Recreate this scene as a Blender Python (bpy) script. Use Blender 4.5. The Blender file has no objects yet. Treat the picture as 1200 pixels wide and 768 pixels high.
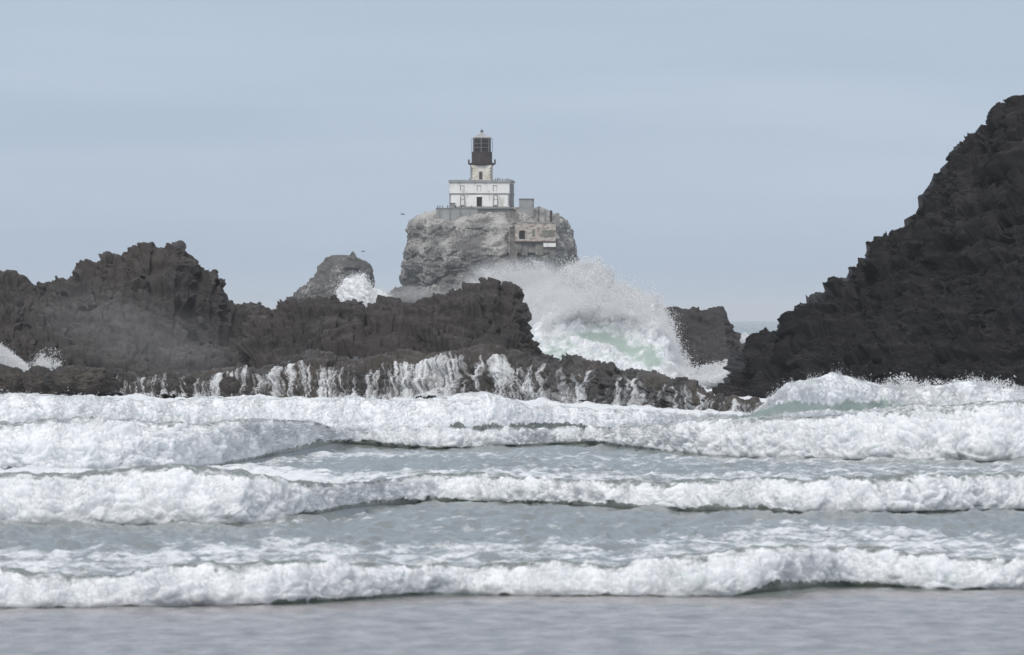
import bpy, math, random
import numpy as np

# ------------------------------------------------------------------ camera, sky, sun, exposure
F = 10000.0          # focal length in pixels of a 1200 px wide frame (long telephoto from the beach)
EYE = 5.0            # eye height above the sea
HZ = 375.0           # row of the horizon
SC = bpy.context.scene
COL = SC.collection

cam_d = bpy.data.cameras.new('camera')
cam = bpy.data.objects.new('camera', cam_d)
COL.objects.link(cam)
cam_d.sensor_width = 36.0
cam_d.sensor_fit = 'HORIZONTAL'
cam_d.lens = 36.0 * F / 1200.0
cam_d.clip_start = 1.0
cam_d.clip_end = 200000.0
cam.location = (0, 0, EYE)
cam.rotation_euler = (math.pi / 2 - math.atan((384.0 - HZ) / F), 0, 0)
cam_d.dof.use_dof = True
cam_d.dof.focus_distance = 900.0
cam_d.dof.aperture_fstop = 6.3
SC.camera = cam

SUN_EL, SUN_AZ = math.radians(52), math.radians(204)   # azimuth clockwise from +Y (the view): behind the camera, to its left
world = bpy.data.worlds.new('World')
SC.world = world
world.use_nodes = True
wt = world.node_tree
for n in list(wt.nodes):
    wt.nodes.remove(n)
w_out = wt.nodes.new('ShaderNodeOutputWorld')
w_bg = wt.nodes.new('ShaderNodeBackground')
w_sky = wt.nodes.new('ShaderNodeTexSky')
w_sky.sky_type = 'NISHITA'
w_sky.sun_disc = False
w_sky.sun_elevation = SUN_EL
w_sky.sun_rotation = SUN_AZ
w_sky.air_density = 1.0
w_sky.dust_density = 1.0
w_sky.ozone_density = 2.0
# thin overcast: a veil of stratus over the clear sky, slightly streaky
w_tc = wt.nodes.new('ShaderNodeTexCoord')
w_map = wt.nodes.new('ShaderNodeMapping')
w_map.inputs['Scale'].default_value = (9.0, 9.0, 95.0)
w_n = wt.nodes.new('ShaderNodeTexNoise')
w_n.inputs['Scale'].default_value = 1.0
w_n.inputs['Detail'].default_value = 4.0
w_n.inputs['Roughness'].default_value = 0.5
w_ramp = wt.nodes.new('ShaderNodeMapRange')
w_ramp.inputs['From Min'].default_value = 0.3
w_ramp.inputs['From Max'].default_value = 0.75
w_ramp.inputs['To Min'].default_value = 0.80
w_ramp.inputs['To Max'].default_value = 0.90
w_cloud = wt.nodes.new('ShaderNodeMix')
w_cloud.data_type = 'RGBA'
w_cloud.inputs['A'].default_value = (3.02, 3.82, 5.08, 1)
w_cloud.inputs['B'].default_value = (3.58, 4.32, 5.44, 1)
w_mix = wt.nodes.new('ShaderNodeMix')
w_mix.data_type = 'RGBA'
wt.links.new(w_tc.outputs['Generated'], w_map.inputs['Vector'])
wt.links.new(w_map.outputs['Vector'], w_n.inputs['Vector'])
wt.links.new(w_n.outputs['Fac'], w_ramp.inputs['Value'])
w_band = wt.nodes.new('ShaderNodeMapRange')
w_band.inputs['From Min'].default_value = 0.40
w_band.inputs['From Max'].default_value = 0.66
wt.links.new(w_n.outputs['Fac'], w_band.inputs['Value'])
wt.links.new(w_band.outputs['Result'], w_cloud.inputs['Factor'])
wt.links.new(w_sky.outputs['Color'], w_mix.inputs['A'])
# an overcast sky is brighter overhead than at the horizon
w_sep = wt.nodes.new('ShaderNodeSeparateXYZ')
w_zen = wt.nodes.new('ShaderNodeMapRange')
w_zen.inputs['From Min'].default_value = 0.05
w_zen.inputs['From Max'].default_value = 0.9
w_zen.inputs['To Min'].default_value = 1.0
w_zen.inputs['To Max'].default_value = 1.9
w_sc = wt.nodes.new('ShaderNodeVectorMath')
w_sc.operation = 'SCALE'
wt.links.new(w_tc.outputs['Generated'], w_sep.inputs['Vector'])
wt.links.new(w_sep.outputs['Z'], w_zen.inputs['Value'])
wt.links.new(w_zen.outputs['Result'], w_sc.inputs['Scale'])
w_neu = wt.nodes.new('ShaderNodeMix')
w_neu.data_type = 'RGBA'
w_neu.inputs['B'].default_value = (3.50, 3.62, 3.85, 1)
w_nf = wt.nodes.new('ShaderNodeMapRange')
w_nf.inputs['From Min'].default_value = 0.05
w_nf.inputs['From Max'].default_value = 0.30
wt.links.new(w_sep.outputs['Z'], w_nf.inputs['Value'])
wt.links.new(w_nf.outputs['Result'], w_neu.inputs['Factor'])
wt.links.new(w_cloud.outputs['Result'], w_neu.inputs['A'])
wt.links.new(w_neu.outputs['Result'], w_sc.inputs[0])
wt.links.new(w_sc.outputs['Vector'], w_mix.inputs['B'])
wt.links.new(w_ramp.outputs['Result'], w_mix.inputs['Factor'])
wt.links.new(w_mix.outputs['Result'], w_bg.inputs['Color'])
w_bg.inputs['Strength'].default_value = 0.075
wt.links.new(w_bg.outputs['Background'], w_out.inputs['Surface'])

sun_d = bpy.data.lights.new('sun', 'SUN')
sun_d.energy = 1.0
sun_d.angle = math.radians(20)
sun_d.color = (1.0, 0.965, 0.91)
sun = bpy.data.objects.new('sun', sun_d)
COL.objects.link(sun)
sun.rotation_euler = (math.pi / 2 - SUN_EL, 0, -SUN_AZ + math.pi)
# sun light travels along local -Z; at rotation z the lamp sits on azimuth SUN_AZ
sun.rotation_euler = (math.pi / 2 - SUN_EL, 0, math.pi - SUN_AZ)

SC.view_settings.view_transform = 'Standard'
SC.view_settings.look = 'None'
SC.view_settings.exposure = 0.82
SC.view_settings.gamma = 1.0
SC.view_settings.use_curve_mapping = False
SC.cycles.max_bounces = 24
SC.cycles.diffuse_bounces = 24
SC.cycles.glossy_bounces = 3
SC.cycles.transmission_bounces = 8
SC.cycles.transparent_max_bounces = 16
SC.cycles.volume_bounces = 3
SC.cycles.use_denoising = True


# ------------------------------------------------------------------ numeric helpers
def _hash(ix, iy, iz, seed):
    h = (ix.astype(np.uint32) * np.uint32(374761393) + iy.astype(np.uint32) * np.uint32(668265263)
         + iz.astype(np.uint32) * np.uint32(2246822519) + np.uint32((seed * 3266489917) & 0xffffffff))
    h = (h ^ (h >> np.uint32(13))) * np.uint32(1274126177)
    h = (h ^ (h >> np.uint32(16))) * np.uint32(2654435769)
    return h ^ (h >> np.uint32(15))


def rnd(ix, iy, iz, seed):
    return _hash(ix, iy, iz, seed).astype(np.float64) / 4294967295.0


def gnoise(p, seed=0):
    """gradient noise, about -1..1; p is (N,3)"""
    p = np.asarray(p, dtype=np.float64)
    i = np.floor(p).astype(np.int64)
    f = p - i
    u = f * f * f * (f * (f * 6 - 15) + 10)
    out = 0
    for dx in (0, 1):
        wx = u[:, 0] if dx else 1 - u[:, 0]
        for dy in (0, 1):
            wy = u[:, 1] if dy else 1 - u[:, 1]
            for dz in (0, 1):
                wz = u[:, 2] if dz else 1 - u[:, 2]
                h = _hash(i[:, 0] + dx, i[:, 1] + dy, i[:, 2] + dz, seed)
                gx = (h & np.uint32(1023)).astype(np.float64) / 511.5 - 1
                gy = ((h >> np.uint32(10)) & np.uint32(1023)).astype(np.float64) / 511.5 - 1
                gz = ((h >> np.uint32(20)) & np.uint32(1023)).astype(np.float64) / 511.5 - 1
                out = out + wx * wy * wz * (gx * (f[:, 0] - dx) + gy * (f[:, 1] - dy) + gz * (f[:, 2] - dz))
    return out * 1.4


def fbm(p, oct=4, seed=0, gain=0.5, lac=2.03):
    a, s = 1.0, 0
    p = np.asarray(p, dtype=np.float64)
    for k in range(oct):
        s = s + a * gnoise(p, seed + k * 7)
        p = p * lac + 13.7
        a *= gain
    return s


def billow(p, oct=4, seed=0, gain=0.5, lac=2.1):
    a, s, t = 1.0, 0, 0
    p = np.asarray(p, dtype=np.float64)
    for k in range(oct):
        s = s + a * np.minimum(1, np.abs(gnoise(p, seed + k * 11)) * 1.7)
        t += a
        p = p * lac + 7.3
        a *= gain
    return s / t


def cells(p, seed=0):
    """Voronoi: nearest distance, second distance, per-cell randoms (3), offset to the cell's point"""
    p = np.asarray(p, dtype=np.float64)
    i = np.floor(p).astype(np.int64)
    n = len(p)
    d1 = np.full(n, 9.0); d2 = np.full(n, 9.0)
    rel = np.zeros((n, 3)); idx = np.zeros((n, 3), dtype=np.int64)
    for dx in (-1, 0, 1):
        for dy in (-1, 0, 1):
            for dz in (-1, 0, 1):
                c = i + np.array([dx, dy, dz])
                q = np.stack([c[:, k] + 0.1 + 0.8 * rnd(c[:, 0], c[:, 1], c[:, 2], seed + k) for k in range(3)], 1)
                r = p - q
                d = np.sqrt((r * r).sum(1))
                closer = d < d1
                d2 = np.where(closer, d1, np.minimum(d2, d))
                d1 = np.where(closer, d, d1)
                rel[closer] = r[closer]
                idx[closer] = c[closer]
    rr = np.stack([rnd(idx[:, 0], idx[:, 1], idx[:, 2], seed + 31 + k) for k in range(4)], 1)
    return d1, d2, rr, rel


def joints(p, wx, wy, tz, seed, wavy=0.25):
    """layered, jointed rock: each layer is cut into blocks; returns how far each block stands out, with its own slant"""
    h = p[:, 2] / tz + wavy * gnoise(p / np.array([wx * 2.2, wy * 2.2, tz * 3.0]), seed + 1) + .06 * gnoise(p / (tz * .8), seed + 2)
    L = np.floor(h).astype(np.int64); z0 = L * 0
    off = rnd(L, z0, z0, seed + 3)
    wv = 0.7 + 0.8 * rnd(L, z0 + 7, z0, seed + 4)
    bx = p[:, 0] / wx / wv + off * 17 + .10 * gnoise(p / (wx * .6), seed + 5)
    by = p[:, 1] / wy + off * 5 + .15 * gnoise(p / (wy * .7), seed + 6)
    BX = np.floor(bx).astype(np.int64); BY = np.floor(by).astype(np.int64)
    r0 = rnd(BX, BY, L, seed + 8); r1 = rnd(BX, BY, L, seed + 9); r2 = rnd(BX, BY, L, seed + 10)
    fx, fz = bx - BX - .5, h - L - .5
    rl = rnd(L, z0 + 3, z0, seed + 11)
    return (r0 - .5) + .55 * (rl - .5) + fx * (r1 - .5) * 1.3 + fz * (r2 - .75) * .9


def sstep(x, a, b):
    t = np.clip((x - a) / (b - a), 0, 1)
    return t * t * (3 - 2 * t)


def lerp_pts(pts, x):
    pts = np.array(pts, dtype=float)
    return np.interp(x, pts[:, 0], pts[:, 1])


def px2w(px, py, Y):
    return np.array([(px - 600.0) / F * Y, Y, EYE - (py - HZ) / F * Y])


def depth_of(py, z=0.0):
    """distance at which the level z shows on row py"""
    return (EYE - z) * F / (py - HZ)


# ------------------------------------------------------------------ object helpers
def tag(o, label=None, cat=None, group=None, kind=None):
    if label: o['label'] = label
    if cat: o['category'] = cat
    if group: o['group'] = group
    if kind: o['kind'] = kind
    return o


def empty(name, loc=(0, 0, 0), rz=0.0):
    o = bpy.data.objects.new(name, None)
    o.location = loc
    o.rotation_euler = (0, 0, rz)
    o.empty_display_size = 0.2
    COL.objects.link(o)
    return o


def mesh_obj(name, V, Q, mat, parent=None, smooth=True, attrs=None, loc=(0, 0, 0)):
    """V (N,3), Q (M,3 or 4) or a list of faces"""
    me = bpy.data.meshes.new(name)
    V = np.asarray(V, dtype=np.float32)
    if isinstance(Q, np.ndarray):
        k = Q.shape[1]
        me.vertices.add(len(V)); me.vertices.foreach_set('co', V.ravel())
        me.loops.add(Q.size); me.loops.foreach_set('vertex_index', Q.astype(np.int32).ravel())
        me.polygons.add(len(Q))
        me.polygons.foreach_set('loop_start', np.arange(0, Q.size, k, dtype=np.int32))
        me.update(calc_edges=True)
    else:
        me.from_pydata([tuple(map(float, v)) for v in V], [], [tuple(f) for f in Q])
    if smooth:
        me.polygons.foreach_set('use_smooth', np.ones(len(me.polygons), dtype=bool))
    for an, av in (attrs or {}).items():
        a = me.attributes.new(an, 'FLOAT', 'POINT')
        a.data.foreach_set('value', np.asarray(av, dtype=np.float32).ravel())
    me.update()
    if mat: me.materials.append(mat)
    o = bpy.data.objects.new(name, me)
    o.location = loc
    COL.objects.link(o)
    if parent: o.parent = parent
    return o


def grid_faces(nr, nc):
    a = np.arange(nr * nc).reshape(nr, nc)
    return np.stack([a[:-1, :-1], a[:-1, 1:], a[1:, 1:], a[1:, :-1]], -1).reshape(-1, 4)


def grid_normals(P):
    du = np.gradient(P, axis=1); dv = np.gradient(P, axis=0)
    n = np.cross(du, dv)
    return n / (np.linalg.norm(n, axis=2, keepdims=True) + 1e-12)


def drops(name, C, S, mat, parent=None, seed=1, stretch=None):
    """a cloud of tiny solid drops (tetrahedra): centres C, radii S"""
    rg = np.random.default_rng(seed)
    n = len(C)
    q = rg.normal(size=(n, 4)); q /= np.linalg.norm(q, axis=1, keepdims=True)
    w, x, y, z = q.T
    R = np.stack([1 - 2 * (y * y + z * z), 2 * (x * y - z * w), 2 * (x * z + y * w),
                  2 * (x * y + z * w), 1 - 2 * (x * x + z * z), 2 * (y * z - x * w),
                  2 * (x * z - y * w), 2 * (y * z + x * w), 1 - 2 * (x * x + y * y)], 1).reshape(n, 3, 3)
    T = np.array([[1, 1, 1], [1, -1, -1], [-1, 1, -1], [-1, -1, 1]]) / math.sqrt(3)
    V = np.einsum('nij,kj->nki', R, T) * np.asarray(S)[:, None, None]
    if stretch is not None: V = V * np.asarray(stretch)
    V = V + C[:, None, :]
    f = np.array([[0, 1, 2], [0, 3, 1], [0, 2, 3], [1, 3, 2]])
    Q = (np.arange(n)[:, None, None] * 4 + f[None]).reshape(-1, 3)
    return mesh_obj(name, V.reshape(-1, 3), Q, mat, parent, smooth=False)


# ------------------------------------------------------------------ materials
def new_mat(name):
    m = bpy.data.materials.new(name)
    m.use_nodes = True
    nt = m.node_tree
    b = next(n for n in nt.nodes if n.type == 'BSDF_PRINCIPLED')
    return m, nt, b


def nd(nt, t, **kw):
    n = nt.nodes.new(t)
    for k, v in kw.items():
        if k in n.inputs: n.inputs[k].default_value = v
        else: setattr(n, k, v)
    return n


def noise_node(nt, scale, detail=5, rough=0.55, mapscale=(1, 1, 1), rot=(0, 0, 0)):
    tc = nd(nt, 'ShaderNodeTexCoord')
    mp = nd(nt, 'ShaderNodeMapping')
    mp.inputs['Scale'].default_value = mapscale
    mp.inputs['Rotation'].default_value = rot
    n = nd(nt, 'ShaderNodeTexNoise', Scale=scale, Detail=detail, Roughness=rough)
    nt.links.new(tc.outputs['Object'], mp.inputs['Vector'])
    nt.links.new(mp.outputs['Vector'], n.inputs['Vector'])
    return n


def ramp(nt, src, stops):
    r = nd(nt, 'ShaderNodeValToRGB')
    e = r.color_ramp.elements
    while len(e) > 1: e.remove(e[-1])
    e[0].position = stops[0][0]; e[0].color = (*stops[0][1], 1)
    for p, c in stops[1:]:
        k = e.new(p); k.color = (*c, 1)
    nt.links.new(src, r.inputs['Fac'])
    return r


def bump(nt, b, src, strength, dist):
    k = nd(nt, 'ShaderNodeBump', Strength=strength, Distance=dist)
    nt.links.new(src, k.inputs['Height'])
    nt.links.new(k.outputs['Normal'], b.inputs['Normal'])
    return k


def plain(name, c1, c2, scale=2.0, rough=0.7, bumpd=0.02, stops=(0.35, 0.65), mapscale=(1, 1, 1), spec=0.3):
    m, nt, b = new_mat(name)
    n = noise_node(nt, scale, 6, 0.6, mapscale)
    r = ramp(nt, n.outputs['Fac'], [(stops[0], c1), (stops[1], c2)])
    nt.links.new(r.outputs['Color'], b.inputs['Base Color'])
    b.inputs['Roughness'].default_value = rough
    b.inputs['Specular IOR Level'].default_value = spec
    if bumpd: bump(nt, b, n.outputs['Fac'], 0.6, bumpd)
    return m


def rock_mat(name, dark, mid, light, strata=(0.25, 0.25, 1.3), tilt=0.1, brown=(0.058, 0.048, 0.042), rough=0.62, spec=0.12):
    m, nt, b = new_mat(name)
    n1 = noise_node(nt, 0.55, 7, 0.62, strata, (0, tilt, 0))
    n2 = noise_node(nt, 2.2, 6, 0.65)
    n3 = noise_node(nt, 0.13, 4, 0.5)
    mx = nd(nt, 'ShaderNodeMix', data_type='FLOAT'); mx.inputs['Factor'].default_value = 0.45
    nt.links.new(n1.outputs['Fac'], mx.inputs['A']); nt.links.new(n2.outputs['Fac'], mx.inputs['B'])
    r = ramp(nt, mx.outputs['Result'], [(0.32, dark), (0.5, mid), (0.70, light)])
    r3 = ramp(nt, n3.outputs['Fac'], [(0.45, (0, 0, 0)), (0.68, (0.6, 0.6, 0.6))])
    cm = nd(nt, 'ShaderNodeMix', data_type='RGBA'); cm.inputs['B'].default_value = (*brown, 1)
    nt.links.new(r3.outputs['Color'], cm.inputs['Factor']); nt.links.new(r.outputs['Color'], cm.inputs['A'])
    nt.links.new(cm.outputs['Result'], b.inputs['Base Color'])
    b.inputs['Roughness'].default_value = rough
    b.inputs['Specular IOR Level'].default_value = spec
    bump(nt, b, mx.outputs['Result'], 0.5, 0.06)
    return m


M = {}
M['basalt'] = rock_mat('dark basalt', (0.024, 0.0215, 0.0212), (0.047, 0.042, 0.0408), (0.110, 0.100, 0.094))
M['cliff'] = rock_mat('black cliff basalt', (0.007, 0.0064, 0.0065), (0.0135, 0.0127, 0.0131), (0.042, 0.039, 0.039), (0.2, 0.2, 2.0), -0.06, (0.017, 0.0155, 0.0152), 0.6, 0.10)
M['block'] = rock_mat('grey basalt', (0.034, 0.031, 0.032), (0.048, 0.044, 0.045), (0.085, 0.078, 0.077), (0.3, 0.3, 1.2), 0.2)
M['weed'] = rock_mat('wet weedy rock', (0.020, 0.0185, 0.018), (0.044, 0.0395, 0.0365), (0.095, 0.085, 0.078), (0.5, 0.5, 0.9), 0.0, (0.080, 0.066, 0.052), 0.45)


def guano_rock(name, dark, mid, light, hlo, hhi, amount):
    """sea stack: dark wet base, brownish upper part speckled with bird droppings (more of them higher up)"""
    m, nt, b = new_mat(name)
    n1 = noise_node(nt, 0.30, 8, 0.65, (1.3, 1.3, 0.8))
    n2 = noise_node(nt, 1.9, 4, 0.75, (1, 1, 1.2))
    n4 = noise_node(nt, 0.16, 3, 0.5, (1.2, 1.2, 0.9))
    r = ramp(nt, n1.outputs['Fac'], [(0.33, dark), (0.5, mid), (0.7, light)])
    tc = nd(nt, 'ShaderNodeTexCoord')
    sp = nd(nt, 'ShaderNodeSeparateXYZ')
    nt.links.new(tc.outputs['Object'], sp.inputs['Vector'])
    mr = nd(nt, 'ShaderNodeMapRange'); mr.inputs['From Min'].default_value = hlo; mr.inputs['From Max'].default_value = hhi
    nt.links.new(sp.outputs['Z'], mr.inputs['Value'])
    # spots where fine noise is high, threshold lowered with height and by large patches
    ad = nd(nt, 'ShaderNodeMath', operation='MULTIPLY_ADD'); ad.inputs[1].default_value = amount; ad.inputs[2].default_value = 0.0
    nt.links.new(mr.outputs['Result'], ad.inputs[0])
    a2 = nd(nt, 'ShaderNodeMath', operation='ADD'); nt.links.new(ad.outputs[0], a2.inputs[0]); nt.links.new(n2.outputs['Fac'], a2.inputs[1])
    a3 = nd(nt, 'ShaderNodeMath', operation='MULTIPLY_ADD'); a3.inputs[1].default_value = 0.9; nt.links.new(n4.outputs['Fac'], a3.inputs[0]); nt.links.new(a2.outputs[0], a3.inputs[2])
    a4 = nd(nt, 'ShaderNodeMath', operation='MULTIPLY'); a4.inputs[1].default_value = 0.5; nt.links.new(a3.outputs[0], a4.inputs[0])
    rs = ramp(nt, a4.outputs[0], [(0.515, (0, 0, 0)), (0.61, (0.62, 0.62, 0.62))])
    # warm brown tint on the upper rock
    cb = nd(nt, 'ShaderNodeMix', data_type='RGBA'); cb.inputs['B'].default_value = (0.195, 0.187, 0.176, 1)
    mb = nd(nt, 'ShaderNodeMath', operation='MULTIPLY'); mb.inputs[1].default_value = 0.62
    nt.links.new(mr.outputs['Result'], mb.inputs[0]); nt.links.new(mb.outputs[0], cb.inputs['Factor'])
    nt.links.new(r.outputs['Color'], cb.inputs['A'])
    cw = nd(nt, 'ShaderNodeMix', data_type='RGBA'); cw.inputs['B'].default_value = (0.60, 0.585, 0.555, 1)
    nt.links.new(rs.outputs['Color'], cw.inputs['Factor']); nt.links.new(cb.outputs['Result'], cw.inputs['A'])
    nt.links.new(cw.outputs['Result'], b.inputs['Base Color'])
    b.inputs['Roughness'].default_value = 0.8
    b.inputs['Specular IOR Level'].default_value = 0.15
    bump(nt, b, n1.outputs['Fac'], 0.8, 0.6)
    return m


M['stack'] = guano_rock('guano rock', (0.085, 0.083, 0.084), (0.135, 0.131, 0.13), (0.20, 0.195, 0.188), 9.0, 30.0, 0.18)
M['stack2'] = guano_rock('grey stack rock', (0.04, 0.04, 0.042), (0.075, 0.073, 0.074), (0.14, 0.135, 0.13), 2.0, 30.0, 0.07)

# white foam
m, nt, b = new_mat('foam')
n = noise_node(nt, 9.0, 6, 0.65)
r = ramp(nt, n.outputs['Fac'], [(0.25, (0.74, 0.765, 0.78)), (0.6, (0.87, 0.875, 0.88))])
nt.links.new(r.outputs['Color'], b.inputs['Base Color'])
b.inputs['Roughness'].default_value = 0.9
b.inputs['Specular IOR Level'].default_value = 0.1
bump(nt, b, n.outputs['Fac'], 0.5, 0.05)
M['foam'] = m
m, nt, b = new_mat('spray drops')
nt.nodes.remove(b)
sd_ = nd(nt, 'ShaderNodeBsdfDiffuse'); sd_.inputs['Color'].default_value = (0.985, 0.99, 0.995, 1)
st_ = nd(nt, 'ShaderNodeBsdfTranslucent'); st_.inputs['Color'].default_value = (0.985, 0.99, 0.995, 1)
sm_ = nd(nt, 'ShaderNodeMixShader'); sm_.inputs[0].default_value = 0.33
nt.links.new(sd_.outputs[0], sm_.inputs[1]); nt.links.new(st_.outputs[0], sm_.inputs[2])
nt.links.new(sm_.outputs[0], next(k for k in nt.nodes if k.type == 'OUTPUT_MATERIAL').inputs['Surface'])
M['spray'] = m
M['fuzz'] = m.copy(); M['fuzz'].name = 'foam clots'
for k in M['fuzz'].node_tree.nodes:
    if 'Color' in k.inputs: k.inputs['Color'].default_value = (0.80, 0.815, 0.835, 1)


def water_mat(name, deep, foam_scale=1.0, rough=0.16, mapscale=(1, 1, 1), bumpd=0.05, bscale=2.5, soft=0.10, sss=0.0, fpatch=1.6):
    """sea water whose foam cover follows the mesh attribute «foam» (0..1) broken up by lacy noise"""
    m, nt, b = new_mat(name)
    at = nd(nt, 'ShaderNodeAttribute', attribute_name='foam')
    n1 = noise_node(nt, foam_scale, 8, 0.68, mapscale)
    n2 = noise_node(nt, bscale, 5, 0.6, (1, 1, 1))
    # foam where noise > 1 - foam
    iv = nd(nt, 'ShaderNodeMath', operation='ADD')
    nt.links.new(at.outputs['Fac'], iv.inputs[0]); nt.links.new(n1.outputs['Fac'], iv.inputs[1])
    mr = nd(nt, 'ShaderNodeMapRange'); mr.inputs['From Min'].default_value = 1.0 - soft; mr.inputs['From Max'].default_value = 1.0 + soft
    mr.interpolation_type = 'SMOOTHSTEP'
    nt.links.new(iv.outputs[0], mr.inputs['Value'])
    b.inputs['Base Color'].default_value = (*deep, 1)
    b.inputs['Roughness'].default_value = rough
    b.inputs['IOR'].default_value = 1.33
    b.inputs['Specular IOR Level'].default_value = 0.34
    bump(nt, b, n2.outputs['Fac'], 1.0, bumpd)
    f = nd(nt, 'ShaderNodeBsdfPrincipled')
    n5 = noise_node(nt, fpatch, 5, 0.6, (1, .6, 1))
    r5 = ramp(nt, n5.outputs['Fac'], [(0.30, (0.57, 0.615, 0.625)), (0.46, (0.70, 0.72, 0.74)), (0.62, (0.79, 0.80, 0.815))])
    nt.links.new(r5.outputs['Color'], f.inputs['Base Color'])
    f.inputs['Roughness'].default_value = 0.9
    f.inputs['Specular IOR Level'].default_value = 0.1
    f.inputs['Subsurface Weight'].default_value = sss
    f.inputs['Subsurface Radius'].default_value = (1.0, 1.0, 1.0)
    f.inputs['Subsurface Scale'].default_value = 0.30
    kb = nd(nt, 'ShaderNodeBump', Strength=0.5, Distance=0.04)
    nt.links.new(n1.outputs['Fac'], kb.inputs['Height']); nt.links.new(kb.outputs['Normal'], f.inputs['Normal'])
    mix = nd(nt, 'ShaderNodeMixShader')
    out = next(k for k in nt.nodes if k.type == 'OUTPUT_MATERIAL')
    nt.links.new(mr.outputs['Result'], mix.inputs[0])
    nt.links.new(b.outputs[0], mix.inputs[1]); nt.links.new(f.outputs[0], mix.inputs[2])
    nt.links.new(mix.outputs[0], out.inputs['Surface'])
    return m


m, nt, b = new_mat('dense froth')
n = noise_node(nt, 1.2, 5, 0.6)
r = ramp(nt, n.outputs['Fac'], [(0.3, (0.74, 0.765, 0.785)), (0.55, (0.87, 0.878, 0.885))])
nt.links.new(r.outputs['Color'], b.inputs['Base Color'])
b.inputs['Roughness'].default_value = 0.9
b.inputs['Specular IOR Level'].default_value = 0.1
b.inputs['Subsurface Weight'].default_value = 1.0
b.inputs['Subsurface Radius'].default_value = (1, 1, 1)
b.inputs['Subsurface Scale'].default_value = 0.3
M['froth'] = m
M['sea'] = water_mat('sea water', (0.185, 0.208, 0.20), 1.5, 0.2, (1, 0.3, 1), 0.12, 1.8, 0.12)
M['wave'] = water_mat('breaking wave water', (0.15, 0.172, 0.155), 3.0, 0.22, (1, 0.5, 1), 0.04, 6.0, 0.16, 1.0)
M['wave_far'] = water_mat('large wave water', (0.35, 0.425, 0.385), 1.3, 0.35, (1, 1, 1), 0.08, 2.2, 0.22, 1.0)

# wet sand under a film of water
m, nt, b = new_mat('wet sand')
n = noise_node(nt, 1.5, 6, 0.62, (1, 0.33, 1))
r = ramp(nt, n.outputs['Fac'], [(0.34, (0.115, 0.106, 0.102)), (0.5, (0.225, 0.211, 0.206)), (0.66, (0.33, 0.314, 0.308))])
nt.links.new(r.outputs['Color'], b.inputs['Base Color'])
b.inputs['Roughness'].default_value = 0.24
b.inputs['Specular IOR Level'].default_value = 0.4
b.inputs['IOR'].default_value = 1.33
n2 = noise_node(nt, 1.6, 5, 0.6, (1, 0.3, 1))
bump(nt, b, n2.outputs['Fac'], 1.0, 0.05)
M['sand'] = m

# water running over the reef: white strands with clear gaps, after the attribute «flow»
m, nt, b = new_mat('falling white water')
at = nd(nt, 'ShaderNodeAttribute', attribute_name='flow')
b.inputs['Base Color'].default_value = (0.84, 0.85, 0.86, 1)
b.inputs['Roughness'].default_value = 0.7
n = noise_node(nt, 4.0, 6, 0.75, (1, 1, 0.5))
iv = nd(nt, 'ShaderNodeMath', operation='ADD')
nt.links.new(at.outputs['Fac'], iv.inputs[0]); nt.links.new(n.outputs['Fac'], iv.inputs[1])
mr = nd(nt, 'ShaderNodeMapRange'); mr.inputs['From Min'].default_value = 0.82; mr.inputs['From Max'].default_value = 1.45
mr.inputs['To Max'].default_value = 0.74
nt.links.new(iv.outputs[0], mr.inputs['Value'])
nt.links.new(mr.outputs['Result'], b.inputs['Alpha'])
M['fall'] = m

M['white_wall'] = plain('weathered white paint', (0.44, 0.41, 0.35), (0.89, 0.88, 0.85), 0.6, 0.75, 0.03, (0.30, 0.47), (1.6, 1.6, .35))
M['tower_wall'] = plain('stained cream paint', (0.50, 0.44, 0.34), (0.82, 0.79, 0.71), 0.5, 0.75, 0.03, (0.3, 0.56))
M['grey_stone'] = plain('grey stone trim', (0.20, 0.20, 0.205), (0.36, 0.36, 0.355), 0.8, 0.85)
M['dark_side'] = plain('side shade and quoin stone', (0.16, 0.165, 0.17), (0.30, 0.30, 0.30), 0.5, 0.85)  # dark tone paints the house's shaded right side; also colours the tower quoins
M['concrete'] = plain('grey concrete', (0.19, 0.19, 0.185), (0.31, 0.305, 0.295), 0.3, 0.9, 0.05)
M['stair'] = plain('worn stone steps', (0.12, 0.112, 0.105), (0.27, 0.255, 0.235), 0.5, 0.9, 0.06)
M['concrete_light'] = plain('pale concrete', (0.27, 0.275, 0.275), (0.40, 0.40, 0.39), 0.4, 0.9, 0.05)
M['iron'] = plain('rusted dark iron', (0.030, 0.022, 0.022), (0.075, 0.048, 0.042), 0.5, 0.7, 0.02)
M['rust'] = plain('rusted lantern panel', (0.038, 0.029, 0.029), (0.078, 0.058, 0.053), 0.6, 0.7, 0.02)
M['black'] = plain('dark opening', (0.012, 0.012, 0.014), (0.03, 0.03, 0.032), 0.6, 0.9, 0.0)
M['roof_metal'] = plain('pale grey metal roof', (0.30, 0.30, 0.29), (0.46, 0.46, 0.44), 0.7, 0.55, 0.02)
M['brick'] = plain('crumbling whitewashed brick', (0.23, 0.15, 0.12), (0.56, 0.52, 0.47), 0.9, 0.9, 0.08, (0.36, 0.56), (1, 1, 2.2))
M['moss'] = plain('mossy panel', (0.16, 0.165, 0.135), (0.28, 0.28, 0.235), 0.5, 0.9)
M['bird'] = plain('dark feathers', (0.02, 0.02, 0.022), (0.06, 0.055, 0.05), 6.0, 0.7, 0.0)


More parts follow.
